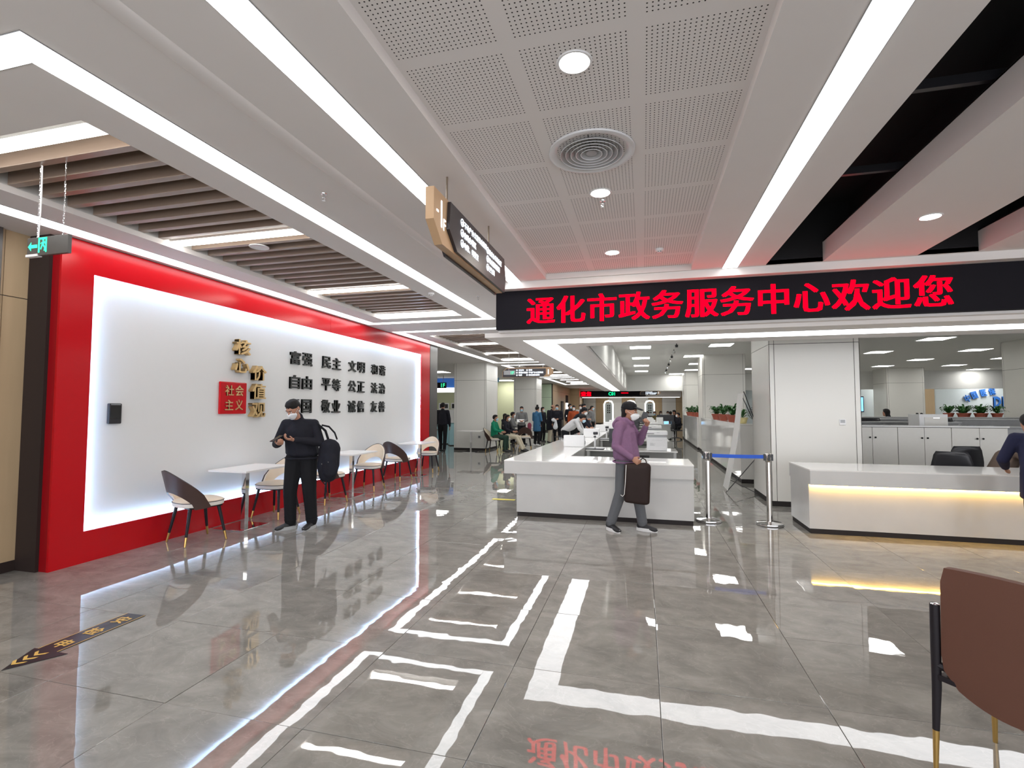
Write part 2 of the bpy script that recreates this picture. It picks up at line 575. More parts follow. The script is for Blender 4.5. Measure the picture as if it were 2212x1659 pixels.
# ---- LED bulkhead and the dropped soffit ring ----
ring = struct(B().box(-1.975, 22, 6.42, 6.58, 3.15, ZC).obj('soffit', 'ceil'))
B().box(-1.94, 22, 6.65, 7.08, 2.60, 3.62).obj('bulkhead', 'ceil', ring)
LIP = [(-2.17, 22, 6.75, 8.04), (-2.17, -.88, 8.04, 29.3)]
holed(-2.17, 22, 6.75, 8.04, 2.55, 2.615, [], 'soffit_lip', 'ceil', ring)
holed(-2.17, -.88, 8.04, 29.3, 2.55, 2.615, [], 'soffit_lip', 'ceil', ring)
b = B()
b.box(-1.94, -1.86, 7.0, 29.3, 2.60, 3.62)
b.box(-.98, -.88, 8.04, 29.3, 2.60, 3.62)
b.box(-.98, 22, 7.96, 8.04, 2.60, 3.62)
b.box(-.88, 22, 29.2, 29.5, 2.55, 3.62)
b.obj('soffit_side', 'ceil_in', ring)
B().box(-1.9, 22, 7.0, 8.0, 2.7, 2.72).obj('soffit_top', 'ceil', ring)
B().box(-1.9, -.95, 8.0, 29.2, 2.7, 2.72).obj('soffit_top', 'ceil', ring)
# inner ceiling
ZI = 3.45
struct(B().box(-.9, 22, 8.0, 29.3, ZI, ZI + .04).obj('ceiling_inner', 'ceil_in'))

# ---- walls ----
struct(B().box(-15.1, -15, -4, 56, 0, 3.7).obj('wall_west', 'white_wall'))
struct(B().box(22, 22.1, -4, 56, 0, 3.7).obj('wall_east', 'white_wall'))
struct(B().box(-15, 22, 56, 56.1, 0, 3.7).obj('wall_north', 'white_wall'))

# ---- panelled columns ----
def column(x0, x1, y0, y1, ztop, zs, vs=.075, name='column', m='panel_white'):
    c = struct(B().box(x0 + .006, x1 - .006, y0 + .006, y1 - .006, .0, ztop).obj(name, 'joint'))
    b = B().box(x0 + .002, x1 - .002, y0 + .002, y1 - .002, 0, .085)
    b.obj('baseboard', 'plinth', c)
    g = .004
    for (za, zb) in ((.085, zs - g), (zs + g, ztop)):
        for (a, bb) in ((x0, x0 + vs - g), (x0 + vs + g, x1 - vs - g), (x1 - vs + g, x1)):
            B().box(a, bb, y0 - .0, y0 + .006, za, zb).obj('panel', m, c)
            B().box(a, bb, y1 - .006, y1, za, zb).obj('panel', m, c)
        for (a, bb) in ((y0, y0 + vs - g), (y0 + vs + g, y1 - vs - g), (y1 - vs + g, y1)):
            B().box(x0, x0 + .006, a, bb, za, zb).obj('panel', m, c)
            B().box(x1 - .006, x1, a, bb, za, zb).obj('panel', m, c)
    return c
column(1.97, 3.25, 8.85, 10.2, ZI, 2.59)
column(2.02, 3.42, 18.75, 20.2, ZI, 2.75)
column(2.02, 3.42, 26.9, 28.3, ZI, 2.75)
column(10.9, 12.4, 26.8, 28.2, ZI, 2.75)
column(9.95, 11.4, 16.0, 17.4, ZI, 2.65)
column(-6.87, -5.6, 17.65, 19.1, ZC, 2.60)
column(-6.87, -5.6, 26.6, 28.05, ZC, 2.60)

# ---- left side walls ----
ww = struct(B().box(-5.95, -5.84, -4, 3.53, 0, ZC).obj('wall_left', 'joint'))
for (ya, yb) in ((-1.2, .95), (.96, 3.30), (3.305, 3.53)):
    for (za, zb) in ((.10, 2.608), (2.616, ZC)):
        B().box(-5.845, -5.83, ya, yb, za, zb).obj('panel', 'wood', ww)
B().box(-5.85, -5.825, -1.2, 3.53, 0, .10).obj('baseboard', 'wood_dark', ww)
B().box(-5.83, -5.56, 3.50, 3.56, 0, ZC).obj('reveal', 'wood_dark', ww)
B().box(-5.825, -5.79, 2.0, 3.262, 0, ZC).obj('metal_reveal', 'metal_panel', ww)
struct(B().box(-15, -5.56, 12.22, 12.34, 0, ZC).obj('wall_room_end', 'white_wall'))
c = struct(B().box(-5.86, -5.455, 12.26, 12.74, 0, ZC).obj('trim_1', 'metal_panel'))
# room beyond on the left: counters hall with a blue fascia
w2 = struct(B().box(-15, -7.6, 30.0, 30.1, 0, 3.3).obj('wall_far_left', 'yellow_wall'))
g2 = struct(B().box(-10.4, -6.0, 33.5, 33.6, 0, 3.3).obj('wall_green', 'joint'))
for i in range(4):
    for za, zb in ((.1, 2.3), (2.31, 3.2)):
        B().box(-10.4 + 1.1 * i, -9.31 + 1.1 * i, 33.48, 33.5, za, zb).obj('panel', 'green_wall', g2)
# wood wall of the corridor behind
w3 = struct(B().box(-6.05, -5.95, 33.6, 52, 0, ZC).obj('wall_corridor', 'joint'))
for i in range(9):
    for za, zb in ((.1, 2.75), (2.76, ZC)):
        B().box(-5.955, -5.94, 33.6 + 1.95 * i, 35.54 + 1.95 * i, za, zb).obj('panel', 'wood', w3)
d = struct(B().box(-5.94, -5.90, 37.0, 38.1, 0, 2.1).obj('door_1', 'black'))
B().box(-5.90, -5.895, 37.12, 37.98, .02, 2.0).obj('door_leaf', 'wood_dark', d)
column(-6.2, -5.2, 42.2, 43.6, ZC, 2.7, m='wood')
# far end
w4 = struct(B().box(-6, 22, 51.8, 52, 0, 3.3).obj('wall_end', 'joint'))
k = 0
for i in range(20):
    xa = -6 + 1.3 * i
    for za, zb in ((.1, 2.2), (2.21, 3.2)):
        B().box(xa, xa + 1.285, 51.78, 51.8, za, zb).obj('panel', 'wood' if i % 4 in (1, 3) else 'white_wall', w4)
b = B()
b.box(-5.2, 3.0, 43.1, 44.6, 2.50, 2.6); b.box(-5.2, 3.0, 43.1, 43.2, 2.6, 3.24)
struct(b.obj('soffit_far', 'ceil'))

# half-height walls between the office columns
def halfwall(y0, y1):
    h = struct(B().box(1.975, 2.20, y0 + .01, y1, 0, 1.20).obj('half_wall', 'joint'))
    B().box(1.95, 2.215, y0, y1, 1.20, 1.235, bev=.003).obj('coping', 'stone_top', h)
    B().box(1.965, 2.205, y0 - .002, y1, 0, .085).obj('baseboard', 'plinth', h)
    n = max(2, round((y1 - y0) / 1.6))
    for i in range(n):
        a = y0 + .006 + (y1 - y0 - .006) * i / n
        B().box(1.962, 1.976, a + .002, y0 + (y1 - y0) * (i + 1) / n - .002, .085, 1.198).obj('panel', 'stone_top', h)
    B().box(1.962, 2.208, y0, y0 + .012, .085, 1.198).obj('panel', 'stone_top', h)
halfwall(11.4, 18.74)
halfwall(20.22, 26.88)
# =====================================================================
#  LIGHTS (fittings that give off the light of the room)
# =====================================================================
def strip(rects, label, group=None, z=ZC, m='strip', name='light_strip'):
    """diffuser with a dark trim, set flush in its slot"""
    xs = [r[0] for r in rects] + [r[1] for r in rects]; ys = [r[2] for r in rects] + [r[3] for r in rects]
    cx, cy = (min(xs) + max(xs)) / 2, (min(ys) + max(ys)) / 2
    t = thing(name, label, 'ceiling light', (cx, cy, z), 0, group)
    b = B(); f = B()
    for (x0, x1, y0, y1) in rects:
        b.box(x0 + .005 - cx, x1 - .005 - cx, y0 + .005 - cy, y1 - .005 - cy, -.006, -.0035)
        f.box(x0 - cx, x1 - cx, y0 - cy, y1 - cy, -.0034, -.0006)
    b.obj('diffuser', m, t)
    f.obj('trim', 'strip_trim', t)
    return t
strip([S1], 'straight white light strip left of the perforated ceiling field')
strip([S2], 'straight white light strip right of the perforated ceiling field')
names = ['rectangular white light loop around the nearest timber slat ceiling',
         'rectangular white light loop around the second slat ceiling, past the red wall end',
         'rectangular white light loop around the third slat ceiling near the hanging sign',
         'rectangular white light loop around the farthest slat ceiling']
for (a, b_), l in zip(LOOPS, names):
    r = loop_rects(a, b_)
    r[2] = (r[2][0] - .004, r[2][1] + .004, r[2][2], r[2][3]); r[3] = (r[3][0] - .004, r[3][1] + .004, r[3][2], r[3][3])
    strip(r, l)
# L-shaped strip in the dropped soffit
cx, cy = 3.9, 18
t = thing('light_strip', 'broad L-shaped white light strip in the dropped soffit under the display', 'ceiling light', (-1.5, 7.3, 2.55))
b = B()
for (x0, x1, y0, y1) in ((-1.70, 9.5, 7.125, 7.56), (-1.70, -1.285, 7.561, 28.9)):
    b.box(x0 + 1.5, x1 + 1.5, y0 - 7.3, y1 - 7.3, -.006, -.003)
b.obj('diffuser', 'strip_low', t)
b = B()
b.box(-.204, 11.004, -.179, .264, -.0028, -.0006); b.box(-.204, .219, .2642, 21.604, -.0028, -.0006)
b.obj('trim', 'strip_trim', t)

# bar lights between the slats
BARS = [2.285, 4.16, 6.46, 8.385]
bl = None
k = 0
for w_ in range(4):
    for i, y in enumerate(BARS):
        lab = '%s bar light between the slats of the %s slat ceiling' % (('nearest', 'second', 'third', 'farthest')[i], ('nearest', 'second', 'third', 'farthest')[w_])
        if bl is None:
            bl = thing('bar_light', lab, 'ceiling light', (-3.99, y, 3.27), 0, 'bar lights between ceiling slats')
            b = B()
            b.box(-.80, .80, -.045, .045, 0, .03, bev=.008)
            b.obj('diffuser', 'bar_lamp', bl)
            B().box(-.805, .805, -.05, .05, .031, .06).obj('housing', 'white_plastic', bl)
        else:
            dup(bl, (-3.99, y + 8.6 * w_, 3.27), label=lab)

# square panel lights of the office ceiling
pl = None
spots = [(-.07, y) for y in (15.9, 19.3, 22.7, 26.1)] + [(2.25, 15.9), (1.75, 19.0), (2.2, 22.3), (2.3, 25.8), (1.7, 28.6),
         (4.75, 12.4), (7.65, 15.9), (7.6, 19.2), (7.6, 22.5), (4.8, 15.9), (4.8, 19.2), (4.85, 22.5), (4.85, 25.8), (7.5, 25.8),
         (10.3, 19.2), (10.3, 22.5), (10.25, 25.5), (13.0, 22.5), (13.0, 25.7), (15.4, 28.6), (12.9, 19.0), (7.6, 12.4), (10.3, 15.9), (10.3, 12.4), (1.9, 12.4), (-.07, 12.4)]
# rows and columns named after what stands below them
for n_, (x, y) in enumerate(spots):
    row = {12.4: 'first', 15.9: 'second', 19.2: 'third', 19.3: 'third', 19.0: 'third', 22.7: 'fourth', 22.5: 'fourth', 22.3: 'fourth', 25.8: 'fifth', 26.1: 'fifth', 25.5: 'fifth', 25.7: 'fifth', 28.6: 'sixth'}[y]
    col = 'above the service counter' if x < .5 else 'above the printers' if x < 3 else 'behind the near column' if x < 6 else 'above the cabinets' if x < 9 else 'above the potted plants' if x < 12 else 'near the right wall'
    lab = 'square ceiling panel light, %s row, %s' % (row, col)
    if pl is None:
        pl = thing('panel_light', lab, 'ceiling light', (x, y, ZI - .012), 0, 'square office ceiling lights')
        b = B().box(-.31, .31, -.335, .335, 0, .008)
        b.obj('diffuser', 'panel_lamp', pl)
        f = B()
        for q in ((-.33, -.31, -.355, .355), (.31, .33, -.355, .355), (-.31, .31, -.355, -.335), (-.31, .31, .335, .355)):
            f.box(*q, -.002, .0115)
        f.obj('frame', 'white_plastic', pl)
    else:
        dup(pl, (x, y, ZI - .012), label=lab)

# round downlights
def downlight(x, y, z, lab):
    t = thing('downlight', lab, 'ceiling light', (x, y, z), 0, 'round recessed downlights')
    B().lathe([(0, -.004), (.066, -.004), (.072, -.001)], seg=28).obj('lens', 'downlight', t, True)
    B().lathe([(.072, 0), (.078, -.006), (.088, -.005), (.092, 0)], seg=28).obj('bezel', 'white_plastic', t, True)
    L = bpy.data.lights.new('downlight_beam', 'AREA')
    L.shape = 'DISK'; L.size = .12; L.energy = 9; L.color = (1, .93, .82)
    lo = bpy.data.objects.new('downlight_beam', L); COL.objects.link(lo)
    lo.location = (x, y, z - .012)
for y, n_ in ((2.465, 'nearest round downlight in the perforated ceiling'), (4.06, 'middle round downlight in the perforated ceiling, past the air vent'), (5.68, 'farthest round downlight in the perforated ceiling, by the red display')):
    downlight(-.32, y, zt, n_)
downlight(2.46, 5.12, ZC, 'round downlight in the plain ceiling band right of the black slot')
# small downlights in the far right ceiling
# =====================================================================
#  FEATURE WALL WITH LETTERING
# =====================================================================
fw = thing('feature_wall', 'glossy red framed wall with a glowing recessed white panel behind the cafe tables', 'wall panel', (-5.44, 7.87, 0))
FY0, FY1, PY0, PY1, PZ0, PZ1 = 3.53 - 7.87, 12.2 - 7.87, 3.83 - 7.87, 11.68 - 7.87, .313, 2.915
def fbox(x0, x1, y0, y1, z0, z1, n, m, bev=0): return B().box(x0, x1, y0, y1, z0, z1, bev).obj(n, m, fw)
LP = .025
fbox(-LP, 0, FY0, PY0, .0, 3.23, 'red_frame_panel', 'red')
fbox(-LP, 0, PY1, FY1, .0, 3.23, 'red_frame_panel', 'red')
for a, c in ((PY0, -.02), (-.016, PY1)):
    fbox(-LP, 0, a, c, PZ1, 3.23, 'red_frame_panel', 'red')
    fbox(-LP, 0, a, c, .0, PZ0, 'red_frame_panel', 'red')
fbox(-.12, -.0255, FY0, FY0 + .03, 0, 3.23, 'red_side', 'red_dark')
fbox(-.12, -.0255, FY1 - .03, FY1, 0, 3.23, 'red_side', 'red_dark')
fbox(-.37, -.121, FY0 + .03, FY1, 0, 3.23, 'carcass', 'red_dark')
fbox(-.119, -.075, PY0 - .08, PY1 + .08, PZ0 - .08, PZ1 + .08, 'white_panel', 'feature_white')
k0, k1 = .004, .036
for q in ((PY0 - k1, PY1 + k1, PZ1 + k0, PZ1 + k1), (PY0 - k1, PY1 + k1, PZ0 - k1, PZ0 - k0), (PY0 - k1, PY0 - k0, PZ0, PZ1), (PY1 + k0, PY1 + k1, PZ0, PZ1)):
    fbox(-.030, -.0258, *q, 'light_tape', 'halo')
for q in ((PY0 - .074, PY1 + .074, PZ1 + .06, PZ1 + .074), (PY0 - .074, PY1 + .074, PZ0 - .074, PZ0 - .06), (PY0 - .074, PY0 - .06, PZ0 - .06, PZ1 + .06), (PY1 + .06, PY1 + .074, PZ0 - .06, PZ1 + .06)):
    fbox(-.0745, -.0258, *q, 'cavity_side', 'white_plastic')

# raised letters: origin at cell corner; reading direction runs along +Y, facing +X
def wall_char(ch, y0, y1, z0, z1, x, depth, m, lab, group, cat='letter', offset=.018, parent=None, name='raised_letter'):
    me = text_mesh(ch, name, m, .5, offset)
    xs = [v.co.x for v in me.vertices]; ys = [v.co.y for v in me.vertices]
    ax, bx, ay, by = min(xs), max(xs), min(ys), max(ys)
    sx = (y1 - y0) / (bx - ax); sy = (z1 - z0) / (by - ay)
    mw = frame((x + depth / 2, y0 - ax * sx, z0 - ay * sy), (0, 1, 0), (0, 0, 1), sx, sy, depth)
    o = bpy.data.objects.new(name, me); COL.objects.link(o)
    if parent: o.parent = parent
    # keep the origin at the letter itself
    me2 = me.copy(); me2.transform(M.Translation((-(ax + bx) / 2, -(ay + by) / 2, 0)))
    o.data = me2
    c = mw @ V(((ax + bx) / 2, (ay + by) / 2, 0))
    mw.translation = c
    o.matrix_world = mw
    if lab: tag(o, lab, cat, group)
    return o
XP = -5.5145
CY = [(6.878, 7.122), (7.180, 7.430), (7.712, 7.955), (8.020, 8.270), (8.530, 8.790), (8.850, 9.105), (9.368, 9.616), (9.690, 9.945)]
RZ = [(2.265, 2.480), (1.868, 2.090), (1.470, 1.700)]
rows = ['富强民主文明和谐', '自由平等公正法治', '爱国敬业诚信友善']
rn = ['top', 'middle', 'bottom']
on = ['first', 'second', 'third', 'fourth', 'fifth', 'sixth', 'seventh', 'eighth']
for r, s in enumerate(rows):
    for c, ch in enumerate(s):
        wall_char(ch, *CY[c], *RZ[r], XP, .03, 'letter_black', 'black raised character %s, %s in the %s row on the white panel' % (ch, on[c], rn[r]), 'black raised characters on the white panel', offset=.011)
for ch, y0, y1, z0, z1, lab in (('核', 5.705, 5.975, 2.300, 2.515, 'topmost gold'), ('心', 5.695, 5.96, 2.045, 2.245, 'gold, under the topmost one'),
                                 ('价', 6.025, 6.295, 1.955, 2.17, 'gold, upper of the right column'), ('值', 6.025, 6.293, 1.68, 1.905, 'gold, middle of the right column'),
                                 ('观', 6.023, 6.291, 1.415, 1.63, 'gold, lowest of the right column')):
    wall_char(ch, y0, y1, z0, z1, XP, .075, 'gold', 'thick raised character %s, %s, on the white panel' % (ch, lab), 'gold raised characters on the white panel', offset=.015)
sq = thing('red_plaque', 'small red square plaque with four gold characters on the white panel', 'sign', (XP, 5.73, 1.69))
B().box(0, .035, -.23, .23, -.22, .22, bev=.012).obj('plate', 'red', sq)
for ch, y0, y1, z0, z1 in (('社', 5.570, 5.718, 1.72, 1.862), ('会', 5.745, 5.888, 1.72, 1.866), ('主', 5.570, 5.712, 1.522, 1.664), ('义', 5.748, 5.884, 1.522, 1.668)):
    o = wall_char(ch, y0 - 5.73, y1 - 5.73, z0 - 1.69, z1 - 1.69, .035, .012, 'gold', None, None, parent=None, name='character', offset=.008)
    mw = o.matrix_world.copy(); o.parent = sq; o.matrix_local = mw
# wall reader
t = thing('access_reader', 'small black wall-mounted card reader near the left edge of the white panel', 'card reader', (XP, 4.13, 1.49))
B().box(0, .035, -.068, .068, -.11, .11, bev=.012).obj('case', 'dark_plastic', t)
B().box(.0352, .038, -.055, .055, -.06, .085).obj('screen', 'screen_dark', t)
B().box(.0352, .037, -.05, .05, .094, .1).obj('indicator', 'grey_plastic', t)

# =====================================================================
#  BIG RED LED DISPLAY
# =====================================================================
led = thing('led_display', 'long black LED display with red welcome characters under the ceiling bulkhead', 'display', (1.5, 6.55, 2.63))
B().box(-3.444, 12, 0, .095, 0, .532).obj('casing', 'led_face', led)
for i in range(1, 34):
    pass
s = '通化市政务服务中心欢迎您'
x0, x1 = -1.517, 3.333
pitch = (x1 - x0) / (len(s) - .06)
for i, ch in enumerate(s):
    me = text_mesh(ch, 'character', 'led_red', 0, (.026, .007))
    xa = x0 + pitch * i - 1.5
    cw = pitch * .97
    sy = .385
    o = text_obj(ch, 'character', 'led_red', frame((xa - .0, -.003, .09 ), (1, 0, 0), (0, 0, 1), cw, sy, 1), led, 0, (.026, .007))

# hanging direction sign, lengthwise along the hall
sg = thing('hanging_sign', 'gold and black hanging direction sign marked -1F on two rods', 'sign', (-1.365, 3.86, 2.62))
prof = [(-.79, .42), (.86, .42), (.93, .26), (.86, .07), (-.60, .07), (-.79, .20)]
def sx(x): return (lambda p, q: V((x, p, q))), 
b = B().prism([(-.815, .42), (.86, .42), (.86, .07), (-.665, .07), (-.815, .20)], lambda p, q: V((.025, p, q)), lambda p, q: V((-.035, p, q)))
b.obj('case', 'sign_gold', sg)
b = B().prism([(-.575, .405), (.85, .405), (.905, .22), (.86, .075), (-.44, .085), (-.595, .20)], lambda p, q: V((.05, p, q)), lambda p, q: V((.026, p, q)))
b.obj('face', 'sign_black', sg)
b = B().prism([(-.575, .405), (.85, .405), (.905, .22), (.86, .055), (-.44, .055), (-.595, .20)], lambda p, q: V((-.036, p, q)), lambda p, q: V((-.058, p, q)))
b.obj('face', 'sign_black', sg)
for y in (-.515, .503):
    B().cyl((-.005, y, .42), (-.005, y, .619), .007).obj('rod', 'rod', sg, True)
def sign_text(t, y, z, h, parent=sg, x=.0515):
    return text_obj(t, 'lettering', 'sign_text', frame((x, y, z), (0, 1, 0), (0, 0, 1), h, h, 1), parent, 0, .004)
text_obj('-', 'lettering', 'sign_text', frame((.026, -.775, .245), (0, 1, 0), (0, 0, 1), .14, .14, 1), sg, 0, .012)
text_obj('1', 'lettering', 'sign_text', frame((.026, -.725, .185), (0, 1, 0), (0, 0, 1), .17, .27, 1), sg, 0, .012)
text_obj('F', 'lettering', 'sign_text', frame((.026, -.655, .175), (0, 1, 0), (0, 0, 1), .11, .12, 1), sg, 0, .012)
for (y, z, tx) in ((-.34, .315, '不动产办公室综合接待'), (-.34, .235, '自助办税区'), (-.34, .155, '电梯、母婴室'), (.30, .30, '医疗办公综合室'), (.30, .225, '综合服务接待'), (.30, .15, '卫生间')):
    b = B().tube([(.052, y + .028 * cos(a), z + .022 + .028 * sin(a)) for a in [2 * pi * k / 16 for k in range(16)]], .0035, 5, True)
    b.tube([(.052, y - .006, z + .022), (.052, y + .008, z + .034), (.052, y + .008, z + .008)], .004, 5)
    b.obj('icon', 'sign_text', sg)
    sign_text(tx, y + .04, z, .058)

# exit sign on chains
ex = thing('exit_sign', 'dark exit sign with green running figure and arrow, hung on chains', 'sign', (-4.055, 2.55, 2.63))
B().box(-.20, .195, -.012, .012, 0, .132, bev=.003).obj('case', 'metal_panel', ex)
def ex_poly(pts, n='pictogram'):
    return B().prism(pts, lambda p, q: V((p, -.0135, q)), lambda p, q: V((p, -.012, q)))
b = ex_poly([(-.19, .068), (-.16, .10), (-.16, .08), (-.10, .08), (-.10, .056), (-.16, .056), (-.16, .036)])
for q in (((-.09, .02), (-.09, .125), (-.076, .125), (-.076, .02)), ((-.02, .02), (-.02, .125), (-.008, .125), (-.008, .02)), ((-.09, .113), (-.09, .127), (-.008, .127), (-.008, .113)),
          ((-.06, .07), (-.045, .10), (-.030, .095), (-.040, .065)), ((-.06, .07), (-.07, .045), (-.06, .04), (-.048, .068)), ((-.045, .068), (-.03, .05), (-.035, .03), (-.026, .03), (-.018, .053), (-.036, .075)),
          ((-.046, .098), (-.070, .086), (-.068, .08), (-.046, .09)), ((-.034, .095), (-.022, .075), (-.018, .08), (-.028, .1))):
    b.prism(q, lambda p, r: V((p, -.0136, r)), lambda p, r: V((p, -.012, r)))
b.prism([(-.043 + .009 * cos(a), .108 + .009 * sin(a)) for a in [2 * pi * k / 10 for k in range(10)]], lambda p, r: V((p, -.0136, r)), lambda p, r: V((p, -.012, r)))
b.obj('pictogram', 'exit_green', ex)
B().box(-.205, -.09, -.017, .014, -.005, .012).obj('bracket', 'white_plastic', ex)
for cx_ in (-.12, .125):
    b = B()
    for k in range(33):
        z = .137 + k * .0165
        a = k % 2
        pts = [(cx_ + (.004 * cos(q) if a else 0), (0 if a else .004 * cos(q)), z + .010 * sin(q)) for q in [2 * pi * j / 8 for j in range(8)]]
        b.tube(pts, .0014, 4, True)
    b.obj('chain', 'chrome', ex)
B().tube([(-.113, 0, .135), (-.111, .004, .3), (-.106, .002, .45), (-.108, 0, .66)], .005, 6).obj('cable', 'white_plastic', ex, True)

# =====================================================================
#  CEILING DEVICES
# =====================================================================
av = thing('air_diffuser', 'large round ceiling air diffuser with concentric grey rings', 'air vent', (-.325, 3.38, zt))
B().lathe([(.235, -.002), (.262, -.018), (.29, -.014), (.292, -.002)], seg=56).obj('flange', 'vent_edge', av, True)
B().lathe([(0, .004), (.236, .004)], seg=40).obj('throat', 'plenum', av)
for i, r in enumerate((.212, .176, .141, .106, .072)):
    o = B().lathe([(r, -.022), (r - .030, .0), (r - .027, .001), (r + .003, -.021)], seg=48).obj('ring', 'vent', av, True)
    B().tube([(r * cos(a), r * sin(a), -.022) for a in [2 * pi * k / 44 for k in range(44)]], .0026, 5, True).obj('ring_edge', 'vent_edge', o, True)
B().lathe([(0, -.016), (.034, -.016), (.038, -.012), (.026, 0)], seg=28).obj('hub', 'vent', av, True)
B().box(-.22, .22, -.004, .004, -.0, .004).box(-.004, .004, -.22, .22, 0, .004).obj('spider', 'vent', av)
def sprinkler(x, y, z, lab):
    t = thing('sprinkler', lab, 'sprinkler', (x, y, z), 0, 'ceiling sprinklers')
    B().lathe([(0, 0), (.024, 0), (.022, -.006), (.009, -.01), (.008, -.03), (0, -.03)], seg=14).obj('body', 'chrome', t, True)
    B().tube([(-.009, 0, -.026), (-.011, 0, -.04), (0, 0, -.052)], .0022, 5).tube([(.009, 0, -.026), (.011, 0, -.04), (0, 0, -.052)], .0022, 5).obj('frame', 'chrome', t)
    B().cyl((0, 0, -.052), (0, 0, -.055), .014, seg=12).obj('deflector', 'chrome', t)
sprinkler(-2.42, 3.37, ZC, 'chrome sprinkler in the plain ceiling between the two light strips')
sprinkler(-.315, 4.22, zt, 'chrome sprinkler beside the middle downlight in the perforated ceiling')
sprinkler(-2.39, 7.10, ZC, 'sprinkler near the left end of the red display')
def smoke(x, y, z, lab):
    t = thing('smoke_detector', lab, 'smoke detector', (x, y, z), 0, 'smoke detectors')
    B().lathe([(0, -.040), (.022, -.040), (.03, -.028), (.044, -.024), (.046, 0)], seg=20).obj('body', 'white_plastic', t, True)
    b = B()
    for k in range(6):
        a = k * pi / 3
        b.box(.024 * cos(a) - .005, .024 * cos(a) + .005, .024 * sin(a) - .005, .024 * sin(a) + .005, -.037, -.029)
    b.obj('vent', 'dark_plastic', t)
smoke(.19, 5.68, zt, 'smoke detector on the perforated ceiling near the red display')
smoke(-2.99, 6.73, ZC, 'smoke detector between the light loop and slats')
t = thing('ceiling_speaker', 'round white ceiling speaker set among the timber slats', 'speaker', (-4.0, 4.47, 3.29))
B().lathe([(0, 0), (.07, 0), (.085, -.006), (.10, -.004), (.10, .004)], seg=28).obj('grille', 'white_plastic', t, True)
for x, y, lab in ((3.9, 13.6, 'faint round air vent in the office ceiling behind the near column'), (2.0, 13.2, 'round air vent in the office ceiling above the printers')):
    t = thing('office_air_vent', lab, 'air vent', (x, y, ZI), 0)
    B().lathe([(0, -.004), (.15, -.004), (.15, -.01), (.2, -.01), (.2, 0)], seg=28).obj('ring', 'vent', t, True)

# =====================================================================
#  CAFE TABLES AND CHAIRS
# =====================================================================
def cafe_table(x, y, lab, rz=0):
    t = thing('cafe_table', lab, 'table', (x, y, 0), rz, 'white cafe tables along the wall')
    B().box(-.31, .28, -.41, .41, .728, .752, bev=.004).obj('tabletop', 'table_white', t)
    B().box(-.03, .03, -.03, .03, .012, .728).obj('pole', 'chrome', t).location = (.21, -.34, 0)
    B().box(-.225, .245, -.41, .06, 0, .010, bev=.003).obj('base_plate', 'chrome', t)
    return t
T1 = cafe_table(-5.13, 5.71, 'nearest white cafe table on a chrome pole by the red wall')
T2 = dup(T1, (-5.13, 8.12, 0), label='middle white cafe table, between the black-clad man and far chairs')
T3 = dup(T1, (-5.13, 10.86, 0), label='farthest white cafe table along the red wall')

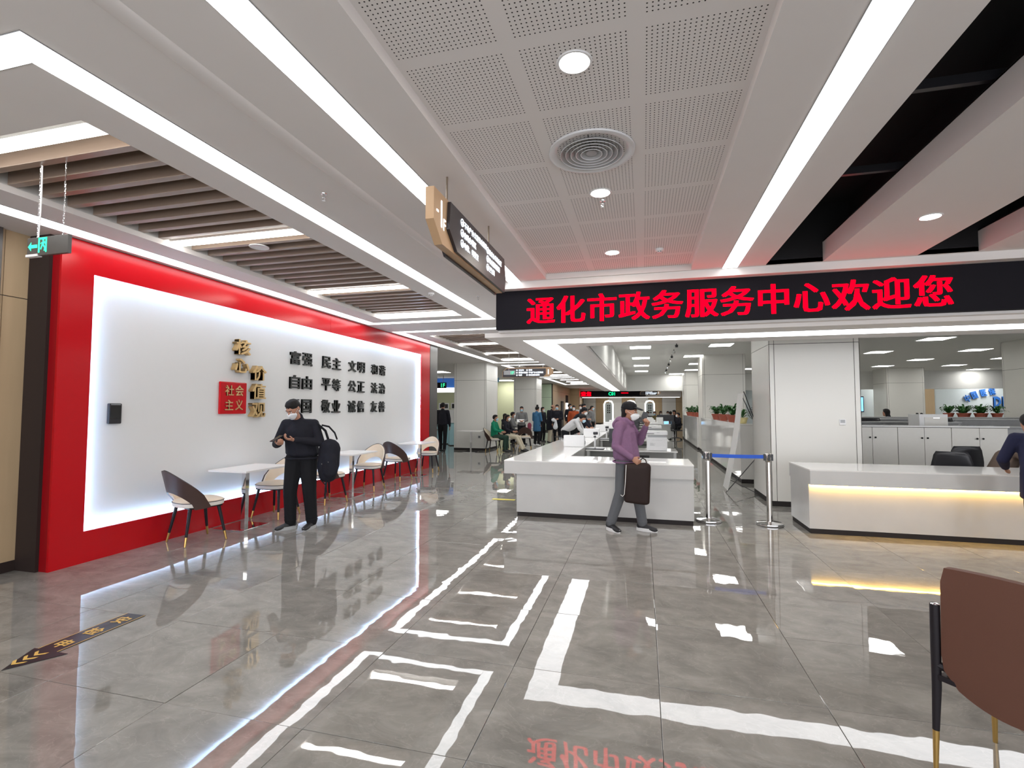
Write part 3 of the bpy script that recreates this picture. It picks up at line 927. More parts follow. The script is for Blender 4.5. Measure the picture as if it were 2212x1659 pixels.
def back_surface(off, zt_=.85, w=.255, n=22, m_=5):
    """arch-shaped curved shell: rows across the band, off = radial offset"""
    rows = []
    for j in range(m_ + 1):
        v = j / m_
        row = []
        for i in range(n + 1):
            u = i / n
            s = sin(pi * u)
            # outer arch
            ao = rad(100) * (u * 2 - 1) * (1 - .30 * s)
            zo = .415 + (zt_ - .415) * (s ** .55)
            # inner cut
            ai = rad(62) * (u * 2 - 1)
            zi = .40 + (.60 - .40) * (s ** .60)
            a = ao * v + ai * (1 - v)
            z = zo * v + zi * (1 - v)
            lean = .10 * max(0, (z - .45)) / .4
            r = w + off
            row.append(V((r * sin(a), -.02 - (r * cos(a)) * .92 - lean, z)))
        rows.append(row)
    return rows
def make_cafe_chair():
    t = thing('cafe_chair', 'x', 'chair', (0, 0, 0), 0, 'cream and brown cafe chairs along the red wall')
    # faces +Y (front)
    b = B()
    o_ = back_surface(.022); i_ = back_surface(.008)
    b.grid(o_); b.grid(i_)
    for r_ in (0, -1):
        b.grid([o_[r_], i_[r_]])
    for c_ in (0, -1):
        b.grid([[q[c_] for q in o_], [q[c_] for q in i_]])
    bmesh.ops.remove_doubles(b.bm, verts=b.bm.verts, dist=1e-4)
    b.obj('back_shell', 'chair_shell', t, True)
    b = B()
    o_ = back_surface(.006, .845); i_ = back_surface(-.020, .838)
    b.grid(o_); b.grid(i_)
    for r_ in (0, -1): b.grid([o_[r_], i_[r_]])
    for c_ in (0, -1): b.grid([[q[c_] for q in o_], [q[c_] for q in i_]])
    bmesh.ops.remove_doubles(b.bm, verts=b.bm.verts, dist=1e-4)
    b.obj('back_cushion', 'chair_cream', t, True)
    # piping along the outer arch
    p = back_surface(.004, .850)[-1]
    B().tube(p, .004, 5).obj('back_piping', 'piping', t, True)
    # seat: rounded, widening to the front
    def ring(z, k):
        pts = []
        for i in range(36):
            a = 2 * pi * i / 36
            c, s_ = cos(a), sin(a)
            x = (abs(c) ** .72) * (1 if c > 0 else -1) * (.243 + .012 * s_) * k
            y = (abs(s_) ** .72) * (1 if s_ > 0 else -1) * .245 * k
            pts.append(V((x, y + .005, z)))
        return pts
    def loft(rs, b):
        vs = [[b.bm.verts.new(p) for p in r] for r in rs]
        for A, C in zip(vs, vs[1:]):
            for i in range(len(A)):
                b.bm.faces.new((A[i], A[(i + 1) % len(A)], C[(i + 1) % len(A)], C[i]))
        b.bm.faces.new(vs[0][::-1]); b.bm.faces.new(vs[-1])
        return b
    loft([ring(.418, .93), ring(.424, .98), ring(.455, 1.0), ring(.468, .99)], B()).obj('seat_side', 'chair_side', t, True)
    loft([ring(.469, .99), ring(.482, .97), ring(.492, .88), ring(.497, .6), ring(.498, .2)], B()).obj('seat', 'chair_cream', t, True)
    B().tube(ring(.469, 1.0), .0045, 5, True).obj('piping', 'piping', t, True)
    B().box(-.19, .19, -.17, .19, .400, .417, bev=.004).obj('seat_frame', 'leg_dark', t)
    for sx_ in (-1, 1):
        for sy_ in (-1, 1):
            p0 = V((sx_ * .165, sy_ * .155, .405)); p1 = V((sx_ * .225, sy_ * .225, 0))
            q = p0.lerp(p1, .74)
            l = B().cyl(p0, q, .020, .0145, 12).obj('leg', 'leg_dark', t, True)
            B().cyl(q, p1.lerp(q, .03), .0150, .0105, 12).obj('foot_cap', 'brass', l, True)
            B().cyl(p1.lerp(q, .03), p1, .0105, .0105, 10).obj('foot_pad', 'dark_plastic', l)
    return t
ch = make_cafe_chair()
ch['label'] = 'brown-backed cafe chair nearest the camera, at the first cafe table'
ch.location = (-5.08, 4.82, 0); ch.rotation_euler = (0, 0, rad(-19))
dup(ch, (-5.13, 6.19, 0), rad(180), 'cream cafe chair just left of the black-clad man, far side of first table')
dup(ch, (-5.07, 7.31, 0), rad(-17), 'brown-backed cafe chair right of the black-clad man, at the second table')
dup(ch, (-5.09, 8.64, 0), rad(183), 'cream cafe chair at the far side of the second cafe table')
dup(ch, (-5.17, 9.95, 0), rad(-8), 'brown-backed cafe chair showing its arched back at the third table')
dup(ch, (-5.14, 11.43, 0), rad(184), 'farthest cream cafe chair, by the end of the red wall')

# =====================================================================
#  LEATHER CHAIR AT THE RIGHT EDGE
# =====================================================================
lc = thing('leather_chair', 'brown leather chair with black posts and brass feet at the right edge', 'chair', (1.55, 2.56, 0), rad(-51.5))
# local +Y is the chair's front; half width .245
hw = .245
def lback(y, k=0):
    rows = []
    for j in range(9):
        v = j / 8
        z = .375 + .49 * v
        row = []
        for i in range(13):
            u = i / 12 * 2 - 1
            ww_ = hw - .012
            if v < .2: ww_ = hw - .012 - .06 * (1 - v / .2) ** 2
            if v > .9: ww_ = hw - .012 - .014 * ((v - .9) / .1) ** 2
            row.append(V((u * ww_, y - .015 * (1 - u * u) + .02 * v + k * 0, z + (.012 * (1 - u * u) if v > .9 else 0) + (-.04 * (1 - u * u) if v < .1 else 0))))
        rows.append(row)
    return rows
b = B()
o_ = lback(-.235); i_ = lback(-.195)
b.grid(o_); b.grid(i_)
for r_ in (0, -1): b.grid([o_[r_], i_[r_]])
for c_ in (0, -1): b.grid([[q[c_] for q in o_], [q[c_] for q in i_]])
bmesh.ops.remove_doubles(b.bm, verts=b.bm.verts, dist=1e-4)
bo = b.obj('backrest', 'leather', lc, True)
B().box(-hw + .01, hw - .01, -.21, .23, .41, .475, bev=.02).obj('seat', 'leather', lc, True)
B().box(-hw - .005, hw + .005, -.235, .235, .385, .409, bev=.005).obj('seat_frame', 'leg_dark', lc)
for sx_ in (-1, 1):
    x = sx_ * (hw + .013)
    l = B().tube([(x, -.215, .70), (x, -.22, .5), (x, -.222, .35), (x + sx_ * .004, -.232, .17)], [.0185, .0185, .0175, .013], 14).obj('leg', 'leg_dark', lc, True)
    B().tube([(x + sx_ * .004, -.232, .17), (x + sx_ * .006, -.24, 0)], [.0125, .009], 12).obj('foot_cap', 'brass', l, True)
    B().lathe([(0, .004), (.015, .003), (.0182, -.002)], (x, -.215, .70), 14).obj('post_cap', 'chrome', l, True)
    l = B().tube([(x * .93, .20, .39), (x * .98, .222, .17)], [.017, .013], 14).obj('leg', 'leg_dark', lc, True)
    B().tube([(x * .98, .222, .17), (x, .23, 0)], [.0125, .009], 12).obj('foot_cap', 'brass', l, True)
    B().tube([(x, -.22, .445), (x * .8, -.20, .43), (x * .55, -.19, .42)], [.018, .016, .012], 8).obj('bracket', 'leg_dark', lc, True)

# =====================================================================
#  SERVICE COUNTERS
# =====================================================================
def counter(lab, loc, pieces_top, pieces_body, warm=None):
    t = thing('service_counter', lab, 'counter', loc)
    x0, y0 = loc[0], loc[1]
    for q in pieces_top:
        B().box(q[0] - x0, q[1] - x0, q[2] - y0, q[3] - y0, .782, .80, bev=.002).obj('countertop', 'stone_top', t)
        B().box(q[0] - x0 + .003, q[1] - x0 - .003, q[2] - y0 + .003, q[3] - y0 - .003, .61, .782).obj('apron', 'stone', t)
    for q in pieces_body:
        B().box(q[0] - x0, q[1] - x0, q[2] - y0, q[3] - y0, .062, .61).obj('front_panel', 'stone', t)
        B().box(q[0] - x0 + .012, q[1] - x0 - .012, q[2] - y0 + .004, q[3] - y0 - .012, 0, .062).obj('plinth', 'plinth', t)
    return t
counter('long L-shaped white stone counter behind the woman in purple', (-.6, 7.5, 0),
        [(-1.97, .64, 7.06, 7.95), (-1.97, -1.12, 7.951, 17.0), (-1.97, -1.12, 17.003, 28.4)], [(-1.79, .635, 7.10, 7.90), (-1.79, -1.14, 7.901, 28.3)])
rc = counter('white stone reception counter with a warm yellow under-light at the right', (3.6, 7.5, 0), [(1.985, 7.2, 6.98, 7.9)], [(1.99, 7.1, 7.06, 7.86)])
B().box(1.995 - 3.6, 3.5, 7.028 - 7.5, 7.055 - 7.5, .6005, .6095).obj('warm_light', 'warm_lamp', rc)

# =====================================================================
#  QUEUE BARRIER, LEANING BANNER
# =====================================================================
def post(x, y, lab):
    t = thing('queue_post', lab, 'queue post', (x, y, 0), 0, 'steel queue barrier posts')
    B().lathe([(0, 0), (.165, 0), (.168, .006), (.165, .028), (.15, .036), (.045, .046), (.04, .05), (0, .05)], seg=40).obj('base', 'chrome', t, True)
    B().lathe([(.169, 0), (.172, .003), (.169, .006)], seg=40).obj('rubber_ring', 'dark_plastic', t, True)
    B().cyl((0, 0, .05), (0, 0, .90), .033, seg=24).obj('tube', 'steel', t, True)
    B().lathe([(0, .955), (.034, .955), (.038, .95), (.038, .84), (.034, .835)], seg=24).obj('head', 'steel', t, True)
    for a in (0, pi / 2, pi, 3 * pi / 2):
        c_, s_ = cos(a), sin(a)
        B().box(-.014 + .045 * c_, .014 + .045 * c_, -.014 + .045 * s_, .014 + .045 * s_, .855, .94, bev=.003).obj('clip', 'dark_plastic', t)
    return t
post(.852, 7.44, 'left steel queue post with blue belt, beside the long counter')
post(1.615, 7.42, 'right steel queue post with blue belt, in front of the big column')
t = thing('queue_belt', 'blue retractable belt stretched between the two queue posts', 'belt', (1.235, 7.43, .905))
b = B()
b.grid([[V((-.325 + .65 * i / 10, .009 * (1 - i / 5), -.024 - .004 * sin(pi * i / 10))) for i in range(11)], [V((-.325 + .65 * i / 10, .009 * (1 - i / 5), .024 - .004 * sin(pi * i / 10))) for i in range(11)]])
o = b.obj('webbing', 'belt_blue', t)
sm = o.modifiers.new('s', 'SOLIDIFY'); sm.thickness = .002
# X-banner seen from its edge, leaning back
t = thing('banner_stand', 'white display banner on crossed thin black legs, seen edge-on by the half wall', 'banner', (1.46, 10.05, 0))
b = B()
rows = []
for j in range(13):
    v = j / 12
    rows.append([V((.03 + .30 * v + .03 * sin(pi * v) + u * .012, -.02 + u * .62, .04 + 1.80 * v)) for u in (0, .33, .66, 1)])
b.grid(rows)
o = b.obj('banner', 'banner', t)
sm = o.modifiers.new('s', 'SOLIDIFY'); sm.thickness = .006
b = B()
b.tube([(.34, .0, 1.87), (.55, .12, 1.3), (.74, .2, .85)], .008, 6)
b.tube([(.38, .5, 1.83), (.60, .5, 1.3), (.76, .45, .86)], .008, 6)
b.tube([(0, .0, .005), (.30, .06, .35), (.66, .12, .78)], .008, 6)
b.tube([(.10, .1, .22), (.35, .02, .10), (.55, -.1, .005)], .007, 6)
b.tube([(.74, .2, .85), (.70, .16, .80), (.66, .12, .78)], .008, 6)
b.obj('frame', 'dark_plastic', t)

# floor arrow sticker
t = thing('floor_arrow', 'black floor sticker arrow with gold lettering pointing left', 'floor sticker', (-3.66, 2.6, 0))
AR = [(-.13, .40), (.05, .40), (.05, -.18), (.135, -.18), (-.02, -.43), (-.155, -.18), (-.13, -.18)]
B().prism(AR, lambda p, q: V((p, q, .0042)), lambda p, q: V((p, q, .0024))).obj('sticker', 'floor_print', t)
b = B()
for x in (-.126, .040):
    b.quad((x, -.18, .0046), (x + .006, -.18, .0046), (x + .006, .40, .0046), (x, .40, .0046))
b.obj('border', 'print_gold', t)
b = B()
for k in range(3):
    y = -.22 - k * .058
    b.prism([(-.085, y), (-.04, y - .035), (.005, y), (.005, y + .022), (-.04, y - .012), (-.085, y + .022)], lambda p, q: V((p, q, .0047)), lambda p, q: V((p, q, .0044)))
b.obj('chevrons', 'print_gold', t)
for ch_, y in (('安', .28), ('检', .09), ('申', -.10)):
    text_obj(ch_, 'lettering', 'print_gold', frame((-.096, y - .03, .0048), (1, 0, 0), (0, 1, 0), .112, .112, 1), t, 0, .02)
o = tag(B().box(-.20, .20, -.05, .05, .0022, .0036).obj('floor_label', 'yellow_sticker'), 'small yellow floor sticker left of the long counter', 'floor sticker')
o.location = (-2.32, 8.3, 0)
# =====================================================================
#  PEOPLE
# =====================================================================
ICO = []
_b = bmesh.new(); bmesh.ops.create_icosphere(_b, subdivisions=2, radius=1)
ICO = [v.co.copy() for v in _b.verts]; _b.free()
def ell(c, r, rot=None):
    if isinstance(r, (int, float)): r = (r, r, r)
    c = V(c)
    out = []
    for p in ICO:
        q = V((p.x * r[0], p.y * r[1], p.z * r[2]))
        if rot is not None: q = rot @ q
        out.append(c + q)
    return out
def cap(p0, r0, p1, r1): return ell(p0, r0) + ell(p1, r1)
def blob(prims, name, m, parent, vox=.012, sm=2, loc=None):
    b = B()
    for p in prims: b.hull(p)
    me = bpy.data.meshes.new('t'); b.bm.to_mesh(me); b.bm.free()
    o = bpy.data.objects.new('t', me); COL.objects.link(o)
    md = o.modifiers.new('r', 'REMESH'); md.mode = 'VOXEL'; md.voxel_size = vox
    if sm:
        s2 = o.modifiers.new('s', 'SMOOTH'); s2.iterations = sm; s2.factor = .5
    bpy.context.view_layer.update()
    me2 = bpy.data.meshes.new_from_object(o.evaluated_get(bpy.context.evaluated_depsgraph_get()))
    bpy.data.objects.remove(o); bpy.data.meshes.remove(me)
    me2.name = name
    me2.materials.clear(); me2.materials.append(MT[m])
    me2.shade_smooth()
    q = bpy.data.objects.new(name, me2); COL.objects.link(q); q.parent = parent
    return q

STAND = dict(pel=(0, .01, .93), che=(0, .005, 1.24), nk=(0, .015, 1.43), hd=(0, -.015, 1.565),
             shL=(.175, .01, 1.385), elL=(.235, .03, 1.12), wrL=(.235, -.05, .87), shR=(-.175, .01, 1.385), elR=(-.235, .03, 1.12), wrR=(-.235, -.05, .87),
             hiL=(.088, .01, .90), knL=(.10, -.02, .50), anL=(.105, .03, .09), hiR=(-.088, .01, .90), knR=(-.10, -.02, .50), anR=(-.105, .03, .09), toL=-.2, toR=.2)
SIT = dict(pel=(0, .02, .56), che=(0, .03, .87), nk=(0, .02, 1.07), hd=(0, -.02, 1.20),
           shL=(.175, .02, 1.02), elL=(.23, -.06, .78), wrL=(.13, -.28, .72), shR=(-.175, .02, 1.02), elR=(-.23, -.06, .78), wrR=(-.13, -.28, .72),
           hiL=(.09, -.02, .54), knL=(.12, -.42, .52), anL=(.12, -.40, .09), hiR=(-.09, -.02, .54), knR=(-.12, -.42, .52), anR=(-.12, -.40, .09), toL=-.1, toR=.1)

def person(label, loc, rz, s=1.0, base=STAND, pose=None, top='black_cloth', legs='black_pants', shoes='shoe_black', skin='skin', hair='short', mask='mask_blue',
           hy=0, hp=0, girth=1.0, long_=0, vox=.02, group=None, hat=None, hands=False, grip=None, sole=None, lower=True, hood=False):
    P_ = dict(base)
    if pose: P_.update(pose)
    J = {k: (V(v) if isinstance(v, tuple) else v) for k, v in P_.items()}
    t = thing('person', label, 'person', loc, rz, group)
    t.scale = (s, s, s)
    HR = M.Rotation(hy, 3, 'Z') @ M.Rotation(hp, 3, 'X')        # head turn / nod
    hc = J['hd']
    def H(x, y, z): return hc + HR @ V((x, y, z))
    fine = vox < .014
    spn = (J['che'] - J['pel']).normalized()
    RS = V((0, 0, 1)).rotation_difference(spn).to_matrix()
    # ---- body: head, neck, trunk, arms, hands, legs in one surface
    pr = []
    pr.append(ell(H(0, .012, .035), (.074, .090, .082), HR) + ell(H(0, -.03, .0), (.064, .060, .07), HR))
    pr.append(ell(H(0, -.030, .0), (.064, .060, .07), HR) + ell(H(0, -.052, -.075), (.036, .034, .028), HR) + ell(H(0, .0, -.05), (.058, .052, .03), HR))
    if fine:
        pr.append(ell(H(0, -.093, .008), .009) + ell(H(0, -.108, -.022), .012) + ell(H(-.013, -.094, -.026), .008) + ell(H(.013, -.094, -.026), .008))
        for sx_ in (-1, 1):
            pr.append(ell(H(sx_ * .076, .012, .010), (.010, .018, .030), HR) + ell(H(sx_ * .070, .008, -.006), (.01, .012, .016), HR))
        pr.append(ell(H(-.026, -.076, .036), .013) + ell(H(.026, -.076, .036), .013) + ell(H(0, -.080, .036), .013))
        pr.append(ell(H(0, -.088, -.052), (.022, .010, .008), HR))
    pr.append(cap(hc + V((0, .012, -.05)), .050, J['nk'], .055))
    pr.append(ell(J['nk'] - spn * .04, (.09, .05, .035), RS) + ell(J['che'], (.12, .075, .10), RS))
    pr.append(ell(J['che'], (.12, .075, .10), RS) + ell(J['pel'], (.12, .08, .08), RS))
    for S in 'LR':
        pr.append(cap(J['sh' + S], .048, J['el' + S], .036))
        pr.append(cap(J['el' + S], .036, J['wr' + S], .026))
        pr.append(cap(J['hi' + S], .078, J['kn' + S], .052))
        pr.append(cap(J['kn' + S], .052, J['an' + S], .038))
        pr.append(ell(J['che'] + spn * .06, (.09, .06, .05), RS) + ell(J['sh' + S], .045))
        # hand
        wv, ev = J['wr' + S], J['el' + S]
        d = (wv - ev).normalized()
        sgn = 1 if S == 'L' else -1
        pn = V(J.get('pn' + S, (-sgn, 0, 0))).normalized()           # palm direction
        pn = (pn - d * pn.dot(d)).normalized()
        side = d.cross(pn).normalized()
        if J.get('th' + S, 1) < 0: side = -side
        c_ = wv + d * .055
        rot = M((side, pn, d)).transposed()
        pr.append(ell(wv + d * .01, (.026, .020, .02), rot) + ell(wv + d * .045, (.040, .015, .03), rot) + ell(wv + d * .08, (.038, .013, .014), rot))
        if fine:
            curl = J.get('cu' + S, .5)
            for i, (off, ln) in enumerate(((-.030, .060), (-.010, .072), (.011, .068), (.030, .052))):
                p0 = wv + d * .082 + side * off
                dd = d
                p = p0
                for seg_, rr in ((.42, .0092), (.32, .0084), (.26, .0075)):
                    ang = curl * (1.0 if seg_ == .42 else 1.15)
                    dd = (dd * cos(ang) + pn * sin(ang)).normalized() if True else dd
                    # keep bending in the plane of d and palm
                    q = p + dd * ln * seg_ * 1.15
                    pr.append(cap(p, rr, q, rr * .93))
                    p = q
                    pnn = (pn - dd * pn.dot(dd))
                    if pnn.length > .05: pn_ = pnn.normalized()
                    else: pn_ = -d
                    pn = pn_ if seg_ != .26 else pn
                pn = V(J.get('pn' + S, (-sgn, 0, 0))).normalized(); pn = (pn - d * pn.dot(d)).normalized()
            ths = -side
            p = wv + d * .028 + ths * .030
            q = p + (d * .55 + ths * .6 + pn * .55).normalized() * .036
            q2 = q + (d * .85 + pn * .55).normalized() * .028
            pr.append(cap(wv + d * .03 + ths * .015, .014, p, .012)); pr.append(cap(p, .0115, q, .0098)); pr.append(cap(q, .0098, q2, .0085))
        else:
            pr.append(ell(wv + d * .09, (.036, .014, .02), rot) + ell(wv + d * .135 + pn * .02, (.030, .012, .02), rot))
            pr.append(cap(wv + d * .03, .012, wv + d * .065 - side * .05 + pn * .015, .009))
        # foot
    for S in 'LR':
        a = J['to' + S]
        f = V((sin(a), -cos(a), 0))
        an = J['an' + S]
        pr.append(ell(an + V((0, 0, -.02)) - f * .02, (.028, .028, .03)) + ell(V((an.x, an.y, an.z - .06)) + f * .10, (.026, .026, .014)))
    bvox = .0075 if fine else vox * .72
    blob(pr, 'body', skin, t, bvox, 1)
    if fine:
        for sx_ in (-1, 1):
            b = B(); b.hull(ell(H(sx_ * .029, -.0815, .012), (.011, .006, .0055), HR))
            e = b.obj('eye', 'white_plastic', t, True)
            b = B(); b.hull(ell(H(sx_ * .029, -.0865, .011), (.005, .003, .005), HR))
            b.obj('iris', 'shoe_black', e, True)
            b = B(); b.hull(ell(H(sx_ * .018, -.091, .034), .0035) + ell(H(sx_ * .044, -.080, .036), .0028))
            b.obj('eyebrow', 'hair', t, True)
    # ---- hair
    hp_ = []
    if hair in ('short', 'bun', 'long', 'bob'):
        hp_.append(ell(H(0, .020, .052), (.083, .094, .078), HR) + ell(H(0, .045, .02), (.080, .070, .07), HR))
        hp_.append(ell(H(0, -.052, .088), (.050, .028, .020), HR) + ell(H(0, .0, .10), (.06, .06, .03), HR))
    if hair == 'bun': hp_.append(ell(H(0, .05, .145), .052, HR))
    if hair in ('long', 'bob'):
        z = -.15 if hair == 'long' else -.07
        hp_.append(ell(H(0, .045, .02), (.082, .060, .07), HR) + ell(H(0, .062, z), (.072, .035, .05), HR))
    if hair == 'bald': hp_.append(ell(H(0, .05, .0), (.078, .055, .04), HR))
    if hair == 'fur':
        hp_.append(ell(H(0, .03, .03), (.095, .10, .10), HR))
    blob(hp_, 'hair', 'hair', t, .009 if fine else .014, 1)
    if hat == 'cap':
        hp_ = [ell(H(0, .012, .075), (.090, .104, .070), HR) + ell(H(0, .015, .045), (.090, .106, .03), HR)]
        c_ = blob(hp_, 'cap', 'black', t, .009, 1)
        b = B()
        for k_ in (0,):
            b.hull(ell(H(0, -.085, .062), (.075, .02, .008), HR) + ell(H(0, -.165, .045), (.050, .018, .006), HR))
        blob([ell(H(0, -.085, .064), (.076, .02, .010), HR) + ell(H(0, -.160, .044), (.052, .020, .008), HR)], 'cap_brim', 'black', t, .006, 1)
    if hat == 'beanie':
        blob([ell(H(0, .015, .06), (.092, .105, .078), HR)], 'hat', 'black', t, .014, 1)
    if mask:
        mk = [ell(H(0, -.078, -.016), (.046, .032, .020), HR) + ell(H(0, -.102, -.028), (.022, .020, .026), HR) + ell(H(0, -.064, -.084), (.040, .034, .022), HR) + ell(H(0, -.045, -.045), (.066, .028, .040), HR)]
        if mask == 'cup':
            mk = [ell(H(0, -.060, -.020), (.050, .030, .022), HR) + ell(H(0, -.128, -.036), (.014, .012, .030), HR) + ell(H(0, -.060, -.085), (.040, .030, .020), HR) + ell(H(0, -.05, -.045), (.060, .026, .036), HR)]
        mm = 'mask_white' if mask == 'cup' else mask
        o = blob(mk, 'mask', mm, t, .007 if fine else .012, 1)
        if fine:
            for sx_ in (-1, 1):
                B().tube([H(sx_ * .055, -.058, -.022), H(sx_ * .074, -.02, .004), H(sx_ * .080, .022, .020)], .0016, 4).obj('ear_loop', 'mask_white', o)
    # ---- jacket
    g = girth
    jk = []
    up_ = ell(J['che'] + spn * .035, (.140 * g, .118 * g, .10), RS)
    md_ = ell(J['che'] - spn * .10, (.150 * g, .122 * g, .09), RS)
    jk.append(ell(J['nk'] - spn * .035 + V((0, .012, 0)), (.085, .066, .045), RS) + up_)
    jk.append(up_ + md_)
    low = J['pel'] + V((0, 0, .02))
    jk.append(md_ + ell(low, (.162 * g, .130 * g, .07)))
    if long_: jk.append(ell(low, (.165 * g, .130 * g, .07)) + ell(low + V((0, 0, -long_)), (.175 * g, .14 * g, .04)))
    for S in 'LR':
        sh, el_, wr = J['sh' + S], J['el' + S], J['wr' + S]
        w0 = wr.lerp(el_, .06)
        jk.append(ell(J['che'] + spn * .06, (.12 * g, .10, .07), RS) + ell(sh, (.060, .068, .058)))
        jk.append(ell(J['nk'] + V((0, .01, -.03)), (.06, .055, .03)) + ell(sh + V((0, 0, .004)), (.058, .062, .054)))
        jk.append(ell(sh, (.062, .068, .060)) + ell(el_, .056))
        mid = el_.lerp(w0, .45)
        jk.append(cap(el_, .054, mid, .050)); jk.append(cap(mid, .050, w0, .039))
        if fine:
            for f_ in (.62, .78, .90):          # sleeve folds
                q = el_.lerp(w0, f_)
                jk.append(ell(q, (.047 - .01 * f_ + .006,) * 3))
            for f_ in (.35, .6, .85):
                jk.append(ell(sh.lerp(el_, f_), .058 + .004 * (f_ < .5)))
    if hood:
        jk.append(ell(J['nk'] + V((0, .07, .015)), (.115, .07, .05)) + ell(J['nk'] + V((0, .14, -.05)), (.085, .045, .06)))
        jk.append(ell(J['nk'] + V((.07, 0, .02)), (.035, .06, .035)) + ell(J['nk'] + V((.03, -.07, -.03)), (.03, .03, .03)))
        jk.append(ell(J['nk'] + V((-.07, 0, .02)), (.035, .06, .035)) + ell(J['nk'] + V((-.03, -.07, -.03)), (.03, .03, .03)))
    else:
        jk.append(cap(J['nk'] + V((0, .01, -.02)), .070, J['nk'] + V((0, .008, .018)), .060))
    blob(jk, 'jacket', top, t, vox * .85, 2)
    if fine:
        B().tube([low + V((.160 * g * cos(a), .128 * g * sin(a), -.055)) for a in [2 * pi * k / 28 for k in range(28)]], .012, 6, True).obj('hem', top, t, True)
    # ---- trousers
    if lower:
        lw = J.get('lw', 1.0)
        tr_ = [ell(J['pel'] + V((0, 0, .02)), (.145 * g, .112 * g, .07)) + ell(J['hiL'], .088) + ell(J['hiR'], .088)]
        for S in 'LR':
            tr_.append(cap(J['hi' + S], .094 * lw, J['kn' + S], .070 * lw))
            a0 = J['an' + S].lerp(J['kn' + S], .02)
            tr_.append(cap(J['kn' + S], .070 * lw, a0, .058 * lw))
            if fine:
                for f_ in (.05, .14, .26, .5): tr_.append(ell(a0.lerp(J['kn' + S], f_), (.064 * lw, .064 * lw, .020)))
        blob(tr_, 'trousers', legs, t, vox * .85, 2)
        for S in 'LR':
            a = J['to' + S]
            f = V((sin(a), -cos(a), 0)); sd = V((cos(a), sin(a), 0))
            rot = M((sd, -f, V((0, 0, 1)))).transposed()
            an = J['an' + S]; z0 = an.z - .09
            c0 = V((an.x, an.y, z0))
            o = blob([ell(c0 + V((0, 0, .065)) - f * .03, (.044, .047, .055), rot) + ell(c0 + V((0, 0, .042)) + f * .06, (.047, .05, .042), rot),
                      ell(c0 + V((0, 0, .042)) + f * .06, (.047, .05, .042), rot) + ell(c0 + V((0, 0, .028)) + f * .155, (.040, .04, .027), rot)], 'shoe', shoes, t, .008 if fine else .015, 1)
            if sole or fine:
                b = B()
                pts = [c0 + sd * (.046 * cos(q) * (1 - .12 * sin(q))) + f * (.055 + .135 * sin(q)) for q in [2 * pi * k / 24 for k in range(24)]]
                A = [b.bm.verts.new(p + V((0, 0, .001))) for p in pts]; C = [b.bm.verts.new(p + V((0, 0, .024 if not sole else .042))) for p in pts]
                for i in range(24): b.bm.faces.new((A[i], A[(i + 1) % 24], C[(i + 1) % 24], C[i]))
                b.bm.faces.new(A[::-1]); b.bm.faces.new(C)
                b.obj('sole', sole or 'grey_plastic', o)
    return t

# ---- the man in black looking at his phone ----
man = person('person in black jacket and trousers with white mask, head bent over a phone', (-4.30, 5.60, 0), rad(14), 1.02,
   pose=dict(lw=1.2, pel=(.03, .02, .93), che=(0, -.01, 1.21), nk=(-.02, -.035, 1.39), hd=(-.045, -.115, 1.505),
             shL=(.175, .0, 1.325), elL=(.27, -.04, 1.09), wrL=(.035, -.25, 1.135), shR=(-.175, -.02, 1.325), elR=(-.27, -.06, 1.07), wrR=(-.150, -.25, 1.085),
             hiL=(.10, .01, .88), knL=(.135, -.01, .48), anL=(.145, .06, .09), hiR=(-.07, .01, .88), knR=(-.10, -.03, .48), anR=(-.105, .01, .09), toL=-.15, toR=-.75,
             pnL=(-.3, -.2, 1), pnR=(.3, -.2, 1), cuL=.55, cuR=.5, thL=1, thR=-1),
   top='black_cloth', legs='black_pants', mask='mask_white', hy=rad(-14), hp=rad(36), girth=1.30, vox=.0125, sole='grey_plastic')
t = thing('phone', 'dark phone held in both hands by the man in black', 'phone', (-4.405, 5.285, 1.17), rad(-20))
o = B().box(-.036, .036, -.075, .075, -.004, .004, bev=.003).obj('case', 'dark_plastic', t); o.rotation_euler = (rad(28), 0, 0)
o = B().box(-.032, .032, -.07, .07, .0042, .005).obj('screen', 'screen_dark', t); o.rotation_euler = (rad(28), 0, 0)
t.location = (-4.385, 5.265, 1.175)
# backpack hanging from his left arm
bp = thing('backpack', 'black backpack hanging at the side of the man in black', 'backpack', (-3.92, 5.66, .60), rad(10))
bp.scale = (1.12, 1.1, 1.22)
blob([ell((0, 0, .18), (.13, .085, .12)) + ell((.015, 0, .36), (.125, .08, .10)) + ell((-.005, 0, .06), (.10, .07, .06)),
      ell((.05, -.06, .14), (.09, .05, .09)) + ell((.04, -.06, .26), (.08, .04, .06))], 'bag', 'black_cloth', bp, .012, 2)
B().tube([(-.06, 0, .44), (-.10, .0, .55), (-.08, 0, .60), (.0, .0, .585), (.07, 0, .52), (.10, .0, .45)], .010, 8).obj('handle', 'black', bp, True)
B().tube([(-.11, -.02, .42), (-.17, -.03, .52), (-.14, .0, .62), (-.05, .02, .54), (-.02, .04, .44)], .014, 8).obj('strap', 'black', bp, True)
B().tube([(-.06, -.06, .04), (.02, -.09, -.02), (.0, -.085, -.12)], .006, 6).tube([(.01, -.07, .03), (.02, -.09, -.03), (.035, -.08, -.12)], .005, 6).obj('loose_strap', 'black', bp)
for x, z in ((-.02, .205), (.055, .225)):
    B().box(x - .006, x + .006, -.123, -.112, z - .006, z + .006).obj('zip_pull', 'chrome', bp)

